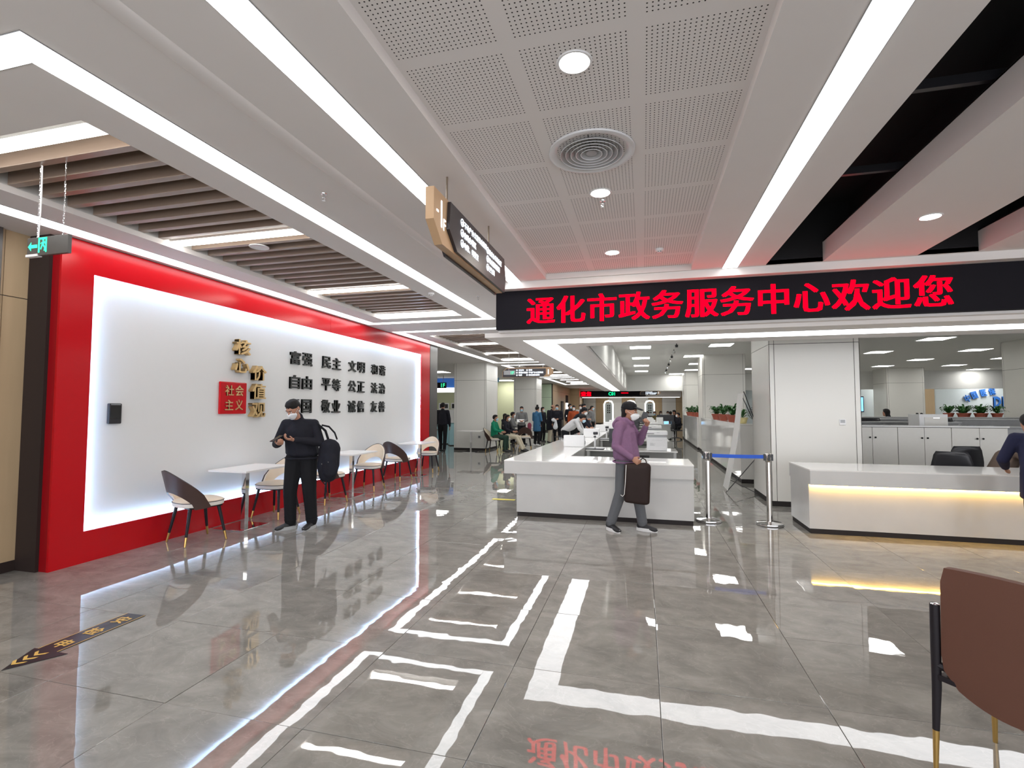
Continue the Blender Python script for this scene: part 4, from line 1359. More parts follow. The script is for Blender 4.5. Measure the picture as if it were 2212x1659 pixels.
# ---- the woman in purple on the phone ----
wm = person('person in purple hooded jacket, grey trousers and black cap, talking on a phone', (-.215, 6.62, 0), rad(72), 1.0,
   pose=dict(lw=1.08, pel=(0, .0, .91), che=(0, .03, 1.20), nk=(0, .0, 1.39), hd=(0, -.045, 1.505),
             shL=(.165, .02, 1.335), elL=(.22, -.10, 1.12), wrL=(.10, -.225, 1.33), shR=(-.165, .03, 1.335), elR=(-.225, .06, 1.075), wrR=(-.20, -.145, .94),
             hiL=(.085, .0, .88), knL=(.10, -.10, .49), anL=(.10, -.165, .09), hiR=(-.085, .01, .88), knR=(-.09, .05, .49), anR=(-.10, .185, .09), toL=.0, toR=-.55,
             pnL=(-.9, .35, 0), pnR=(.9, .1, -.2), cuL=.75, cuR=.8, thR=-1),
   top='purple_cloth', legs='grey_pants', mask='cup', hat='cap', hair='bob', hy=rad(-4), hp=rad(6), girth=1.28, vox=.0125, sole='shoe_white', hood=True)
t = thing('phone', 'dark phone at the ear of the person in purple', 'phone', (-.04, 6.70, 1.485), rad(72))
o = B().box(-.005, .005, -.036, .036, -.075, .075, bev=.003).obj('case', 'dark_plastic', t); o.rotation_euler = (rad(24), 0, rad(18))
t.location = (.005, 6.755, 1.435)
tb_ = thing('tote_bag', 'dark brown tote bag with a white edge, carried by the person in purple', 'bag', (-.10, 6.40, .40), rad(5))
tb_.scale = (.86, .9, 1)
blob([ell((-.10, 0, .02), (.07, .035, .03)) + ell((.12, 0, .0), (.07, .04, .03)) + ell((-.11, 0, .42), (.06, .045, .06)) + ell((.14, 0, .43), (.075, .05, .06))], 'bag', 'bag_dark', tb_, .011, 2)
B().tube([(-.135, -.045, .46), (-.15, -.05, .25), (-.165, -.05, .10), (-.19, -.045, .075), (-.215, -.03, .09)], .005, 6).obj('edge_cord', 'white_trim', tb_, True)
B().tube([(.06, .0, .46), (.075, .02, .52), (.10, .02, .54), (.14, .02, .52), (.16, 0, .46)], .008, 6).obj('handle', 'bag_dark', tb_, True)
# hair buns / fluffy clips visible at the cap
# ---- people farther off ----
BG = 'people in the waiting area'
def bgp(label, x, y, rz, **k):
    k.setdefault('vox', .021)
    return person(label, (x, y, 0), rad(rz), group=BG, **k)
walk = dict(knL=(.10, -.10, .50), anL=(.10, -.12, .09), knR=(-.09, .04, .50), anR=(-.09, .14, .09))
hold = dict(elL=(.225, -.02, 1.10), wrL=(.07, -.23, 1.08), elR=(-.225, -.02, 1.10), wrR=(-.07, -.23, 1.08))
reach = dict(che=(0, -.16, 1.18), nk=(0, -.26, 1.33), hd=(0, -.36, 1.42), shL=(.175, -.22, 1.29), elL=(.21, -.40, 1.10), wrL=(.14, -.56, .92), shR=(-.175, -.22, 1.29), elR=(-.21, -.40, 1.10), wrR=(-.14, -.56, .92), pel=(0, .06, .92))
bow = dict(che=(0, -.24, 1.12), nk=(0, -.38, 1.23), hd=(0, -.49, 1.27), shL=(.175, -.34, 1.19), elL=(.21, -.44, .98), wrL=(.12, -.58, .85), shR=(-.175, -.34, 1.19), elR=(-.21, -.44, .98), wrR=(-.12, -.58, .85), pel=(0, .0, .92))
bgp('person in black seen from behind, standing alone by the dark metal post', -6.95, 16.75, 190, pose=walk, s=1.04, mask=None, top='black_cloth', girth=1.1)
bgp('seated person in a green jacket on a brown chair by the white column', -5.18, 17.35, 88, base=SIT, top='green_cloth', legs='dark_green_cloth', mask='mask_blue', girth=1.05)
bgp('seated person in cream trousers, partly behind the green jacket', -4.86, 17.85, 80, base=SIT, pose=dict(knL=(.12, -.42, .50), anL=(.14, -.62, .09), knR=(-.10, -.42, .50), anR=(-.10, -.66, .09)), top='black_cloth', legs='khaki_cloth', mask='mask_white', hair='bob')
bgp('seated person in grey and black at the waiting table', -5.45, 20.9, 95, base=SIT, s=1.06, top='grey_cloth', legs='black_pants', mask='mask_white')
bgp('seated person in black at the edge of the white column', -6.05, 21.8, 80, base=SIT, top='black_cloth', hair='long', mask='mask_white')
bgp('person in a grey vest with a light blue mask, holding white paper', -4.82, 19.95, 14, pose=hold, s=.97, top='grey_cloth', legs='black_pants', shoes='shoe_white', hair='bob', long_=.05)
bgp('person in a blue coat with hair in a bun, seen from behind', -4.25, 20.3, 150, pose=hold, s=.97, top='blue_cloth', legs='black_pants', shoes='shoe_white', hair='bun', long_=.30, mask=None, girth=1.1, hp=.35)
bgp('dark-haired person mostly hidden behind the blue coat', -4.55, 23.0, 60, s=.96, top='black_cloth', hair='bob', mask='mask_white')
bgp('person in a long black coat with khaki trousers, rust collar', -4.05, 22.1, 115, s=1.03, pose=dict(che=(0, -.05, 1.24), nk=(0, -.10, 1.42), hd=(0, -.15, 1.545)), top='black_cloth', legs='khaki_cloth', long_=.35, girth=1.12, mask=None, hair='bald', hp=.3)
bgp('person in black with a blue mask, carrying a white plastic bag', -3.60, 21.4, 6, s=1.02, pose=dict(hold, wrR=(-.14, -.22, 1.10)), top='black_cloth', girth=1.12)
bgp('person in a black suit standing beyond the grey chairs', -3.55, 24.9, 40, s=1.06, top='black_cloth', hy=.5)
bgp('person in a rust orange coat with a white mask', -3.0, 22.3, 8, s=1.0, top='rust_cloth', legs='black_pants', hair='bob', mask='mask_white', long_=.3, girth=1.15)
bgp('person in a pale grey shirt behind the rust coat', -3.05, 25.2, 10, s=1.04, top='light_grey_cloth', mask='mask_white')
bgp('short-haired person in black and white far behind the counter', -2.75, 26.6, 30, s=.92, top='black_cloth', mask='mask_white')
bgp('person in a light grey jacket bent low over the long counter', -2.16, 14.3, 88, pose=bow, top='light_grey_cloth', legs='black_pants', hp=.5, mask='mask_blue', girth=1.1)
bgp('person in black with a round cap leaning on the long counter', -2.25, 16.6, 84, s=1.03, pose=reach, top='black_cloth', hat='beanie', hp=.35, mask='mask_white', girth=1.15)
bgp('person in a dark jacket with a blue mask across the counter', -2.35, 20.4, 60, s=1.04, pose=hold, top='grey_cloth', mask='mask_blue', hp=.2)
bgp('person in black between the beanie wearer and the blue mask', -2.5, 18.6, 70, s=1.0, top='black_cloth', hair='long', mask=None, pose=reach)
bgp('person with grey jacket far along the counter', -2.4, 24.3, 70, s=1.0, top='grey_cloth', mask='mask_blue')
for i, (x, y, c_, mk_, lab) in enumerate(((.22, 29.6, 'black_cloth', 'mask_white', 'seated clerk, first of the far row behind the printers, in black'), (.62, 29.9, 'olive_cloth', 'mask_blue', 'seated clerk in olive in the far row behind the printers'),
        (1.0, 31.5, 'olive_cloth', 'mask_white', 'seated clerk with bob hair in the far row behind the printers'), (1.45, 32.3, 'grey_cloth', 'mask_white', 'seated clerk in grey in the far row behind the printers'),
        (1.50, 30.0, 'black_cloth', None, 'seated clerk in black behind the wide dark monitor'))):
    bgp(lab, x, y, (10, -5, 15, 0, 170)[i], base=SIT, s=1.06, top=c_, mask=mk_, hair=('short', 'bob', 'bob', 'short', 'short')[i])
bgp('seated clerk in a dark suit facing left, by the half wall', 1.72, 27.0, -70, base=SIT, s=1.02, top='black_cloth', mask='mask_white')
bgp('clerk in black leaning on the desk by the far column', 1.62, 28.6, -30, base=SIT, s=1.12, top='black_cloth', mask=None, hair='bob', hp=.3)
bgp('long-haired person in black behind the grey office partitions', 6.55, 16.1, -150, s=.93, top='black_cloth', hair='long', mask=None, lower=False, pose=dict(hd=(0, -.05, 1.55)))
bgp('person in a brown jacket bending down behind the reception counter', 4.78, 8.55, 60, base=SIT, vox=.014, top='brown_cloth', mask=None, girth=1.2, hp=.6, pose=dict(che=(0, -.10, .85), nk=(0, -.28, .97), hd=(0, -.42, .98), shL=(.175, -.24, .95), shR=(-.175, -.24, .95), elL=(.23, -.34, .76), wrL=(.16, -.45, .62), elR=(-.23, -.34, .76), wrR=(-.16, -.45, .62)))
bgp('person in a navy coat leaning on the reception counter, cut by the frame', 4.0, 6.42, 165, vox=.014, s=1.0, top='navy_cloth', legs='black_pants', long_=.32, girth=1.2, mask=None, hp=.3,
    pose=dict(che=(0, -.14, 1.16), nk=(0, -.26, 1.28), hd=(0, -.35, 1.38), shL=(.175, -.16, 1.24), elL=(.27, -.20, 1.00), wrL=(.20, -.40, .90), shR=(-.175, -.16, 1.24), elR=(-.27, -.20, 1.00), wrR=(-.20, -.40, .90), pel=(0, .02, .93)))
t = thing('white_bag', 'white plastic bag carried by the black-clad person with the blue mask', 'bag', (-3.62, 21.1, .55))
blob([ell((0, 0, .22), (.11, .05, .12)) + ell((.02, 0, .50), (.03, .03, .03)), ell((-.08, -.02, .52), (.10, .05, .08))], 'bag', 'mask_white', t, .02, 1)
t = thing('paper', 'sheet of white paper held by the person in the grey vest', 'paper', (-4.78, 19.68, 1.0), rad(14))
o = B().box(-.17, .13, -.004, .004, 0, .14).obj('sheet', 'paper', t); o.rotation_euler = (rad(-40), 0, 0)
t = thing('shopping_bag', 'maroon bag beside the blue coat in the waiting area', 'bag', (-4.50, 19.9, .55), rad(20))
blob([ell((0, 0, 0), (.08, .05, .10)) + ell((.02, 0, .32), (.09, .05, .12))], 'bag', 'maroon', t, .02, 1)

# =====================================================================
#  WAITING AREA FURNITURE
# =====================================================================
dup(ch, (-5.22, 17.28, 0), rad(-92), 'brown-backed chair under the person in green', group='chairs in the waiting area')
dup(ch, (-4.42, 18.9, 0), rad(10), 'brown-backed chair in the waiting area, left of the grey vest', group='chairs in the waiting area')
dup(ch, (-4.90, 17.80, 0), rad(-98), 'chair under the person in cream trousers', group='chairs in the waiting area')
dup(ch, (-5.50, 20.85, 0), rad(-85), 'chair under the seated person in grey and black', group='chairs in the waiting area')
dup(T1, (-4.80, 21.0, 0), rad(90), 'white table in the waiting area among seated people', group='waiting area tables')
wt = thing('cafe_table', 'white table on a steel pole standing alone against the white column', 'table', (-5.98, 17.05, 0))
B().box(-.45, .42, -.32, .32, .728, .752, bev=.004).obj('tabletop', 'table_white', wt)
B().box(-.03, .03, -.03, .03, .012, .728).obj('pole', 'chrome', wt)
B().box(-.23, .23, -.23, .23, 0, .010).obj('base_plate', 'chrome', wt)

def task_chair(label, x, y, rz, m='grey_plastic', s=1.0, group='office chairs', hi=.95):
    t = thing('office_chair', label, 'chair', (x, y, 0), rad(rz), group)
    t.scale = (s, s, s)
    rows = []
    for j in range(9):
        v = j / 8
        hw_ = .20 + .035 * sin(pi * min(1, v * 1.2)) - (.03 if v > .95 else 0)
        rows.append([V((u * hw_, .21 + .05 * v - .05 * u * u, .52 + (hi - .52) * v)) for u in [k / 4 - 1 for k in range(9)]])
    b = B().grid(rows)
    o = b.obj('backrest', m, t, True)
    sm_ = o.modifiers.new('s', 'SOLIDIFY'); sm_.thickness = .025
    B().box(-.23, .23, -.24, .20, .43, .485, bev=.02).obj('seat', m, t, True)
    B().tube([(0, .12, .42), (0, .26, .44), (0, .27, .62)], .02, 8).obj('spine', 'dark_plastic', t, True)
    B().cyl((0, 0, .09), (0, 0, .43), .028, seg=12).obj('gas_lift', 'dark_plastic', t, True)
    for k in range(5):
        a = 2 * pi * k / 5
        l = B().tube([(0, 0, .10), (.15 * cos(a), .15 * sin(a), .09), (.29 * cos(a), .29 * sin(a), .06)], [.025, .02, .014], 8).obj('leg', 'dark_plastic', t, True)
        B().cyl((.29 * cos(a) - .02, .29 * sin(a), .028), (.29 * cos(a) + .02, .29 * sin(a), .028), .028, seg=10).obj('castor', 'black', l, True)
    for sx_ in (-1, 1):
        B().tube([(sx_ * .22, .05, .44), (sx_ * .27, .05, .50), (sx_ * .27, .03, .66), (sx_ * .27, -.15, .67)], .014, 6).obj('armrest', 'dark_plastic', t, True)
    return t
task_chair('black mesh office chair behind the reception counter, left of the pair', 4.30, 8.62, 150, 'dark_plastic')
task_chair('black mesh office chair behind the reception counter, right of the pair', 4.62, 9.15, 185, 'dark_plastic', hi=1.0)
task_chair('grey visitor chair at the long counter beside the rust coat', -2.75, 18.2, -80, group='visitor chairs at the counter')
task_chair('grey visitor chair between the bent person and the beanie wearer', -2.55, 15.7, -85, group='visitor chairs at the counter')
task_chair('grey visitor chair beyond the beanie wearer', -2.35, 19.4, -85, group='visitor chairs at the counter', s=1.1)
task_chair('dark office chair at the clerk desk by the half wall', 1.58, 26.5, 110, 'dark_plastic')

# =====================================================================
#  WORKSTATIONS BEHIND THE LONG COUNTER
# =====================================================================
order = ['first', 'second', 'third', 'fourth', 'fifth', 'sixth']
P0 = {}
for i in range(6):
    y = 10.0 + 3.3 * i
    n_ = order[i]
    labs = dict(desk='%s grey-white work desk behind the counter, counted from the woman in purple' % n_,
                printer='%s white laser printer in the row behind the counter' % n_,
                stand='%s document camera on a white pole with a black head' % n_,
                box='%s white screen box standing on the long counter' % n_,
                mon='%s dark monitor of the counter workstations' % n_)
    if i == 0:
        t = P0['desk'] = thing('work_desk', labs['desk'], 'desk', (-.25, y + .38, 0), 0, 'work desks behind the counter')
        B().box(-.86, .87, -.38, .38, .715, .74, bev=.003).obj('desktop', 'stone_top', t)
        for x in (-.82, .82):
            for q in (-.34, .34):
                B().box(x - .025, x + .025, q - .025, q + .025, 0, .715).obj('leg', 'desk_grey', t)
        B().box(-.80, .80, .30, .315, .35, .70).obj('modesty_panel', 'desk_grey', t)
        B().box(-.35, .35, -.30, .0, .60, .62).obj('keyboard_tray', 'dark_plastic', t)
        t = P0['printer'] = thing('printer', labs['printer'], 'printer', (.245, y + .28, .74), 0, 'printers behind the counter')
        B().box(-.19, .19, -.20, .20, 0, .255, bev=.012).obj('body', 'white_plastic', t)
        B().box(-.235, .20, -.21, .21, .30, .375, bev=.012).obj('scanner_lid', 'white_plastic', t)
        B().box(-.17, .18, -.18, .19, .256, .30).obj('neck', 'grey_plastic', t)
        B().box(-.215, -.05, -.2115, -.205, .322, .332).obj('paper_slot', 'black', t)
        B().box(-.035, .035, -.205, -.199, .02, .07).obj('tray_handle', 'grey_plastic', t)
        B().box(-.16, .16, -.214, -.2, .012, .075, bev=.003).obj('paper_tray', 'white_plastic', t)
        b = B()
        for k in range(4): b.box(-.13, -.13 + (.09, .07, .10, .06)[k], -.2012, -.2002, .10 + k * .014, .105 + k * .014)
        b.box(.0, .05, -.2112, -.2102, .345, .351); b.box(-.1, .1, -.2012, -.2002, .20, .202)
        b.obj('print', 'grey_plastic', t)
        t = P0['stand'] = thing('document_camera', labs['stand'], 'document camera', (-.93, y + .2, .74), 0, 'document cameras behind the counter')
        B().box(-.20, .16, -.14, .14, 0, .02, bev=.004).obj('base', 'dark_plastic', t)
        B().cyl((-.02, 0, .02), (-.02, 0, .28), .019, seg=14).obj('pole', 'white_plastic', t, True)
        B().cyl((-.02, 0, .23), (-.02, 0, .26), .025, seg=14).obj('collar', 'dark_plastic', t, True)
        B().box(-.05, .04, -.05, .03, .29, .345, bev=.012).obj('head', 'dark_plastic', t, True)
        B().cyl((-.02, 0, .27), (-.02, 0, .30), .012, seg=10).obj('neck', 'white_plastic', t)
        t = P0['box'] = thing('screen_box', labs['box'], 'screen box', (-1.32, y - .1, .80), 0, 'white screen boxes on the counter')
        B().box(-.21, .20, -.05, .05, 0, .225, bev=.012).obj('case', 'white_plastic', t)
        B().box(-.17, .16, .051, .055, .03, .20).obj('screen', 'screen_dark', t)
        B().box(.201, .215, -.02, .02, .05, .12).obj('connector', 'grey_plastic', t)
        t = P0['mon'] = thing('monitor', labs['mon'], 'monitor', (-.42, y + .5, .74), rad(180), 'monitors behind the counter')
        B().box(-.27, .27, -.02, .01, .10, .40, bev=.006).obj('screen', 'dark_plastic', t)
        B().box(-.03, .03, 0, .03, .01, .2).obj('neck', 'dark_plastic', t)
        B().box(-.12, .12, -.08, .08, 0, .012, bev=.003).obj('foot', 'dark_plastic', t)
    else:
        for k, dx, dy, dz in (('desk', -.25, .38, 0), ('printer', .245, .28, .74), ('stand', -.93, .2, .74), ('box', -1.32, -.1 + .1 * i, .80), ('mon', -.42, .5, .74)):
            dup(P0[k], (dx, y + dy, dz), label=labs[k])
# papers on the front slab
t = thing('paper_notice', 'white sheet lying on the counter right of the tote bag', 'paper', (.18, 7.35, .8005))
B().box(-.12, .12, -.08, .08, 0, .002).obj('sheet', 'paper', t)
B().box(-.09, .05, -.05, -.045, .0021, .0026).box(-.09, .07, .0, .005, .0021, .0026).obj('print', 'grey_plastic', t)
# clerk desk by the half wall
t = thing('clerk_desk', 'grey and white clerk desk by the half wall with drawers', 'desk', (1.10, 27.0, 0))
B().box(-.45, .38, -.4, .4, .72, .75).obj('desktop', 'desk_grey', t)
B().box(-.30, .30, -.38, .38, .02, .72).obj('pedestal', 'desk_grey', t)
B().box(.31, .37, -.38, .38, 0, .72).obj('side', 'white_plastic', t)
t = thing('monitor', 'wide dark monitor on the clerk desk by the half wall', 'monitor', (1.10, 27.3, .75), 0)
B().box(-.42, .42, -.02, .02, .12, .48, bev=.005).obj('screen', 'dark_plastic', t)
B().box(-.1, .1, -.06, .06, 0, .02).box(-.03, .03, -.01, .02, .02, .15).obj('stand', 'dark_plastic', t)
t = thing('tablet', 'small tablet with a bright blue screen on the clerk desk', 'tablet', (1.12, 26.75, .75), 0)
B().box(-.13, .13, 0, .02, 0, .17, bev=.004).obj('case', 'white_plastic', t)
B().box(-.11, .11, -.003, -.0005, .02, .155).obj('screen', 'screen_blue', t)
t = thing('screen_box', 'tall white box on the clerk desk', 'screen box', (.80, 26.85, .75))
B().box(-.17, .17, -.05, .05, 0, .36, bev=.01).obj('case', 'white_plastic', t)
B().box(-.14, .14, -.054, -.0505, .05, .32).obj('front', 'paper', t)

# =====================================================================
#  PLANTS
# =====================================================================
def leaf(b, base, az, ln, wd, lift):
    rows = []
    d = V((cos(az), sin(az), 0)); s_ = V((-sin(az), cos(az), 0))
    for k in range(5):
        v = k / 4
        p = base + d * ln * v * (1 - .15 * v) + V((0, 0, lift * sin(v * 2.2) - .10 * ln * v * v * 2))
        w_ = wd * sin(pi * min(.97, .12 + v * .85))
        rows.append([p - s_ * w_, p + V((0, 0, -.12 * w_)), p + s_ * w_])
    b.grid(rows)
def make_plant(label, loc, pot='terracotta', n=34, s=1.0, group=None, lm='leaf', small=False):
    t = thing('potted_plant', label, 'plant', loc, R.uniform(0, 6), group)
    t.scale = (s, s, s)
    p = B().lathe([(0, 0), (.095, 0), (.13, .13), (.142, .13), (.145, .165), (.132, .165), (.128, .14), (0, .14)], seg=24).obj('pot', pot, t, True)
    B().lathe([(0, .145), (.128, .145)], seg=20).obj('soil', 'wood_dark', p)
    b = B()
    for k in range(n):
        az = R.uniform(0, 2 * pi); r = R.uniform(0, .05)
        leaf(b, V((r * cos(az), r * sin(az), .14 + R.uniform(0, .12))), az, R.uniform(.16, .30), R.uniform(.025, .042), R.uniform(.08, .24))
    b.obj('foliage', lm, t, True)
    b = B()
    for k in range(7):
        az = 2 * pi * k / 7
        b.tube([(0, 0, .14), (.03 * cos(az), .03 * sin(az), .24), (.08 * cos(az), .08 * sin(az), .30)], .004, 5)
    b.obj('stem', lm, t)
    return t
pp = make_plant('large leafy plant in a terracotta pot on the half wall, nearest of three', (2.09, 13.1, 1.236), group='terracotta potted plants on the half wall')
dup(pp, (2.09, 14.5, 1.236), 2.0, 'middle leafy plant in a terracotta pot on the near half wall')
dup(pp, (2.09, 15.85, 1.236), 4.0, 'farthest leafy plant in a terracotta pot on the near half wall')
for i, y in enumerate((20.9, 22.2, 23.6, 25.0)):
    dup(pp, (2.09, y, 1.236), i * 1.3, '%s terracotta potted plant on the far half wall' % ('nearest', 'second', 'third', 'farthest')[i], group='terracotta potted plants on the far half wall')
make_plant('small plant in a pale yellow pot on the near end of the half wall', (2.09, 11.85, 1.236), pot='yellow_pot', n=10, s=.75)
t = thing('desk_fan', 'small dark round fan behind the half wall', 'fan', (2.45, 12.4, 0))
B().cyl((0, 0, 0), (0, 0, .03), .15, seg=20).obj('base', 'dark_plastic', t, True)
B().cyl((0, 0, .03), (0, 0, 1.32), .012, seg=8).obj('pole', 'dark_plastic', t, True)
b = B()
for r in (.03, .07, .11, .145):
    for yy in (-.04, .04):
        b.tube([(r * cos(a), yy * (1 - r * 2), 1.45 + r * sin(a)) for a in [2 * pi * k / 24 for k in range(24)]], .0022, 4, True)
for k in range(16):
    a = 2 * pi * k / 16
    b.tube([(.02 * cos(a), -.045, 1.45 + .02 * sin(a)), (.145 * cos(a), -.01, 1.45 + .145 * sin(a))], .002, 4)
b.obj('cage', 'dark_plastic', t)
b = B()
for k in range(4):
    a = pi / 2 * k
    b.prism([(.01, -.01), (.12, -.05), (.13, .02), (.03, .03)], lambda p, q: V((p * cos(a) - q * sin(a), -.01, 1.45 + p * sin(a) + q * cos(a))), lambda p, q: V((p * cos(a) - q * sin(a), .0, 1.45 + p * sin(a) + q * cos(a))))
b.obj('blade', 'grey_plastic', t)

# =====================================================================
#  RIGHT OFFICE: CABINETS, PARTITIONS, BACK WALL
# =====================================================================
def cabinet(x0, x1, label):
    t = thing('cabinet', label, 'cabinet', ((x0 + x1) / 2, 10.4, 0), 0, 'low white office cabinets')
    c_ = (x0 + x1) / 2
    B().box(x0 - c_, x1 - c_, -.18, .22, .06, 1.235).obj('carcass', 'joint', t)
    B().box(x0 - c_ + .01, x1 - c_ - .01, -.17, .2, 0, .06).obj('plinth', 'plinth', t)
    for sx_, (a, b_) in ((-1, (x0 - c_ + .003, -.003)), (1, (.003, x1 - c_ - .003))):
        dd = B().box(a, b_, -.20, -.181, .065, 1.228, bev=.002).obj('door', 'cabinet', t)
        B().lathe([(0, 0), (.006, 0), (.006, .012), (.015, .016), (.015, .024), (0, .026)], seg=14).obj('knob', 'black', dd, True).matrix_local = M.Translation((sx_ * .042, -.20, 1.05)) @ M.Rotation(pi / 2, 4, 'X')
    return t
cabinet(3.52, 4.29, 'left low white cabinet with two black knobs, beside the near column')
cabinet(4.293, 5.08, 'middle low white cabinet with two black knobs, behind the office chairs')
cabinet(5.083, 5.875, 'right low white cabinet with two black knobs, behind the reception counter')
o = tag(B().box(3.26, 5.89, 10.18, 10.64, 1.236, 1.262, bev=.003).obj('worktop', 'stone_top'), 'continuous pale worktop on the low white cabinets', 'worktop')
struct(B().box(3.25, 3.51, 10.22, 10.62, 0, 1.235).obj('trim_2', 'cabinet'))
def partition(x0, x1, y, h, label):
    t = thing('desk_partition', label, 'partition', ((x0 + x1) / 2, y, 0), 0, 'grey office desk partitions')
    c_ = (x0 + x1) / 2
    B().box(x0 - c_, x1 - c_, -.02, .02, 0, h - .03).obj('screen', 'counter_grey', t)
    B().box(x0 - c_ - .01, x1 - c_ + .01, -.10, .14, h - .03, h, bev=.004).obj('top_rail', 'counter_grey', t)
    n = max(2, int((x1 - x0) / 1.3))
    for k in range(n + 1):
        x = x0 - c_ + (x1 - x0) * k / n
        B().box(x - .02, x + .02, -.025, .025, 0, h - .031).obj('post', 'desk_grey', t)
    return t
partition(3.4, 5.9, 11.6, 1.30, 'first grey desk partition row behind the white cabinets')
partition(3.6, 9.5, 13.0, 1.34, 'second grey desk partition row behind the white cabinets')
partition(4.2, 10.4, 15.0, 1.35, 'third grey desk partition row, before the long-haired person')
partition(5.95, 9.3, 11.0, 1.24, 'grey desk partition right of the white cabinets')
t = thing('drawer_unit', 'small white drawer unit standing above the cabinet worktop', 'drawer unit', (5.1, 10.95, 0))
B().box(-.23, .21, -.2, .2, 0, 1.455, bev=.004).obj('body', 'white_plastic', t)
for z in (1.30, 1.38):
    d_ = B().box(-.15, .20, -.208, -.2005, z - .055, z + .022).obj('drawer', 'cabinet', t)
B().box(-.02, .08, -.216, -.2085, 1.385, 1.393).obj('handle', 'chrome', t)
for k in (-.17, -.10):
    B().lathe([(0, 1.455), (.022, 1.455), (.018, 1.475), (0, 1.48)], (k, 0, 0), 12).obj('knob', 'black', t, True)
for x, y, w_, lab in ((5.72, 12.0, .34, 'rounded black chair back showing over the worktop'), (4.6, 12.3, .2, 'dark chair top behind the worktop at the left'), (9.15, 14.3, .28, 'dark chair top before the potted plants')):
    task_chair(lab, x, y, 180, 'dark_plastic', hi=1.38 if w_ > .3 else 1.36, group='office chairs behind the cabinets')
for i in range(6):
    dup(pp, (8.42 + .20 * i, 17.0 - .25 * (i % 2), 1.29), i * .9, '%s potted plant in the row before the blue lettering' % ('first', 'second', 'third', 'fourth', 'fifth', 'last')[i], group='potted plants in the right office').scale = (.9, .9, .9)
partition(8.2, 9.6, 17.0, 1.29, 'grey ledge carrying the row of potted plants')
bw = struct(B().box(2.5, 22, 31.0, 31.1, 0, 3.4).obj('wall_office_back', 'grey_wall'))
B().box(13.2, 14.75, 30.97, 30.995, 0, 3.2).obj('panel', 'wood', bw)
B().box(10.2, 11.25, 30.97, 30.995, 0, 3.2).obj('panel', 'white_wall', bw)
d = struct(B().box(12.05, 12.95, 30.93, 30.99, 0, 2.25).obj('door_2', 'black'))
B().box(12.15, 12.85, 30.90, 30.928, .02, 2.15).obj('door_leaf', 'desk_grey', d)
t = thing('wall_screen', 'tall blue-lit screen on the grey back wall of the office', 'screen', (11.36, 30.92, 1.38))
B().box(-.13, .13, 0, .04, 0, .85).obj('case', 'black', t)
B().box(-.10, .10, -.004, -.0005, .05, .80).obj('screen', 'screen_blue', t)
k = 31.0 / 22
for i, (chh, x, z, a) in enumerate((('中', 11.43, 1.80, .45), ('国', 11.62, 1.93, .32), ('医', 11.88, 2.02, .2), ('保', 12.13, 2.08, .1))):
    o = text_obj(chh, 'wall_letter', 'blue_letter', M.Translation((x * k, 30.93, 1.55 + (z - 1.55) * k)) @ M.Rotation(-a * -1, 4, 'Y').inverted() @ frame((0, 0, 0), (1, 0, 0), (0, 0, 1), .28, .40, 1), None, .03, .025)
    tag(o, '%s blue raised character (%s) of the arc on the grey back wall' % (('first', 'second', 'third', 'fourth')[i], chh), 'letter', 'blue raised characters on the back wall')
for chh, x in (('D', 12.24), ('H', 12.50)):
    o = text_obj(chh, 'wall_letter', 'blue_letter', frame((x * k, 30.93, 1.55 + .07 * k), (1, 0, 0), (0, 0, 1), .44, .75, 1), None, .04, .04)
    tag(o, 'large blue letter %s low on the grey back wall' % chh, 'letter')
# things on columns and walls
t = thing('thermostat', 'small square thermostat on the near white column', 'thermostat', (2.99, 8.85, 1.345))
B().box(-.045, .045, -.012, 0, -.045, .045, bev=.004).obj('case', 'white_plastic', t)
B().box(-.032, .032, -.0135, -.0122, -.012, .036).obj('screen', 'grey_plastic', t)
t = thing('wall_socket', 'dark square socket low on the white column by the lone table', 'socket', (-5.87, 17.65, .50))
B().box(-.05, .05, -.01, 0, -.05, .05, bev=.003).obj('plate', 'grey_plastic', t)
B().box(-.03, -.008, -.012, -.0102, -.03, .03).box(.008, .03, -.012, -.0102, -.03, .03).obj('insert', 'black', t)
t = thing('wall_clock', 'round black-framed clock on the far wall beyond the half wall', 'clock', (2.95, 30.9, 2.15))
b = B(); b.tube([(.17 * cos(a), 0, .17 * sin(a)) for a in [2 * pi * k_ / 28 for k_ in range(28)]], .022, 6, True); b.obj('rim', 'black', t, True)
B().cyl((0, .02, 0), (0, .05, 0), .165, seg=28).obj('face', 'paper', t)
B().tube([(0, 0, 0), (.06, 0, .08)], .008, 5).tube([(0, 0, 0), (-.02, 0, .13)], .006, 5).obj('hand', 'black', t)
t = thing('wall_shelf', 'wooden shelf on the far wall under the clock', 'shelf', (2.95, 30.85, 1.82))
B().box(-.35, .35, 0, .14, 0, .12).obj('board', 'wood', t); B().box(-.3, -.27, .02, .14, -.12, -.001).box(.27, .3, .02, .14, -.12, -.001).obj('bracket', 'black', t)
for x, y, lab in ((9.3, 26.0, 'left black dome camera under the office ceiling'), (11.2, 27.9, 'right black dome camera under the office ceiling')):
    t = thing('dome_camera', lab, 'camera', (x, y, ZI), 0, 'black dome cameras')
    B().lathe([(0, -.13), (.05, -.12), (.08, -.08), (.085, -.04), (.09, 0)], seg=18).obj('dome', 'black', t, True)
    B().lathe([(.09, -.02), (.11, -.02), (.11, 0)], seg=18).obj('ring', 'white_plastic', t, True)
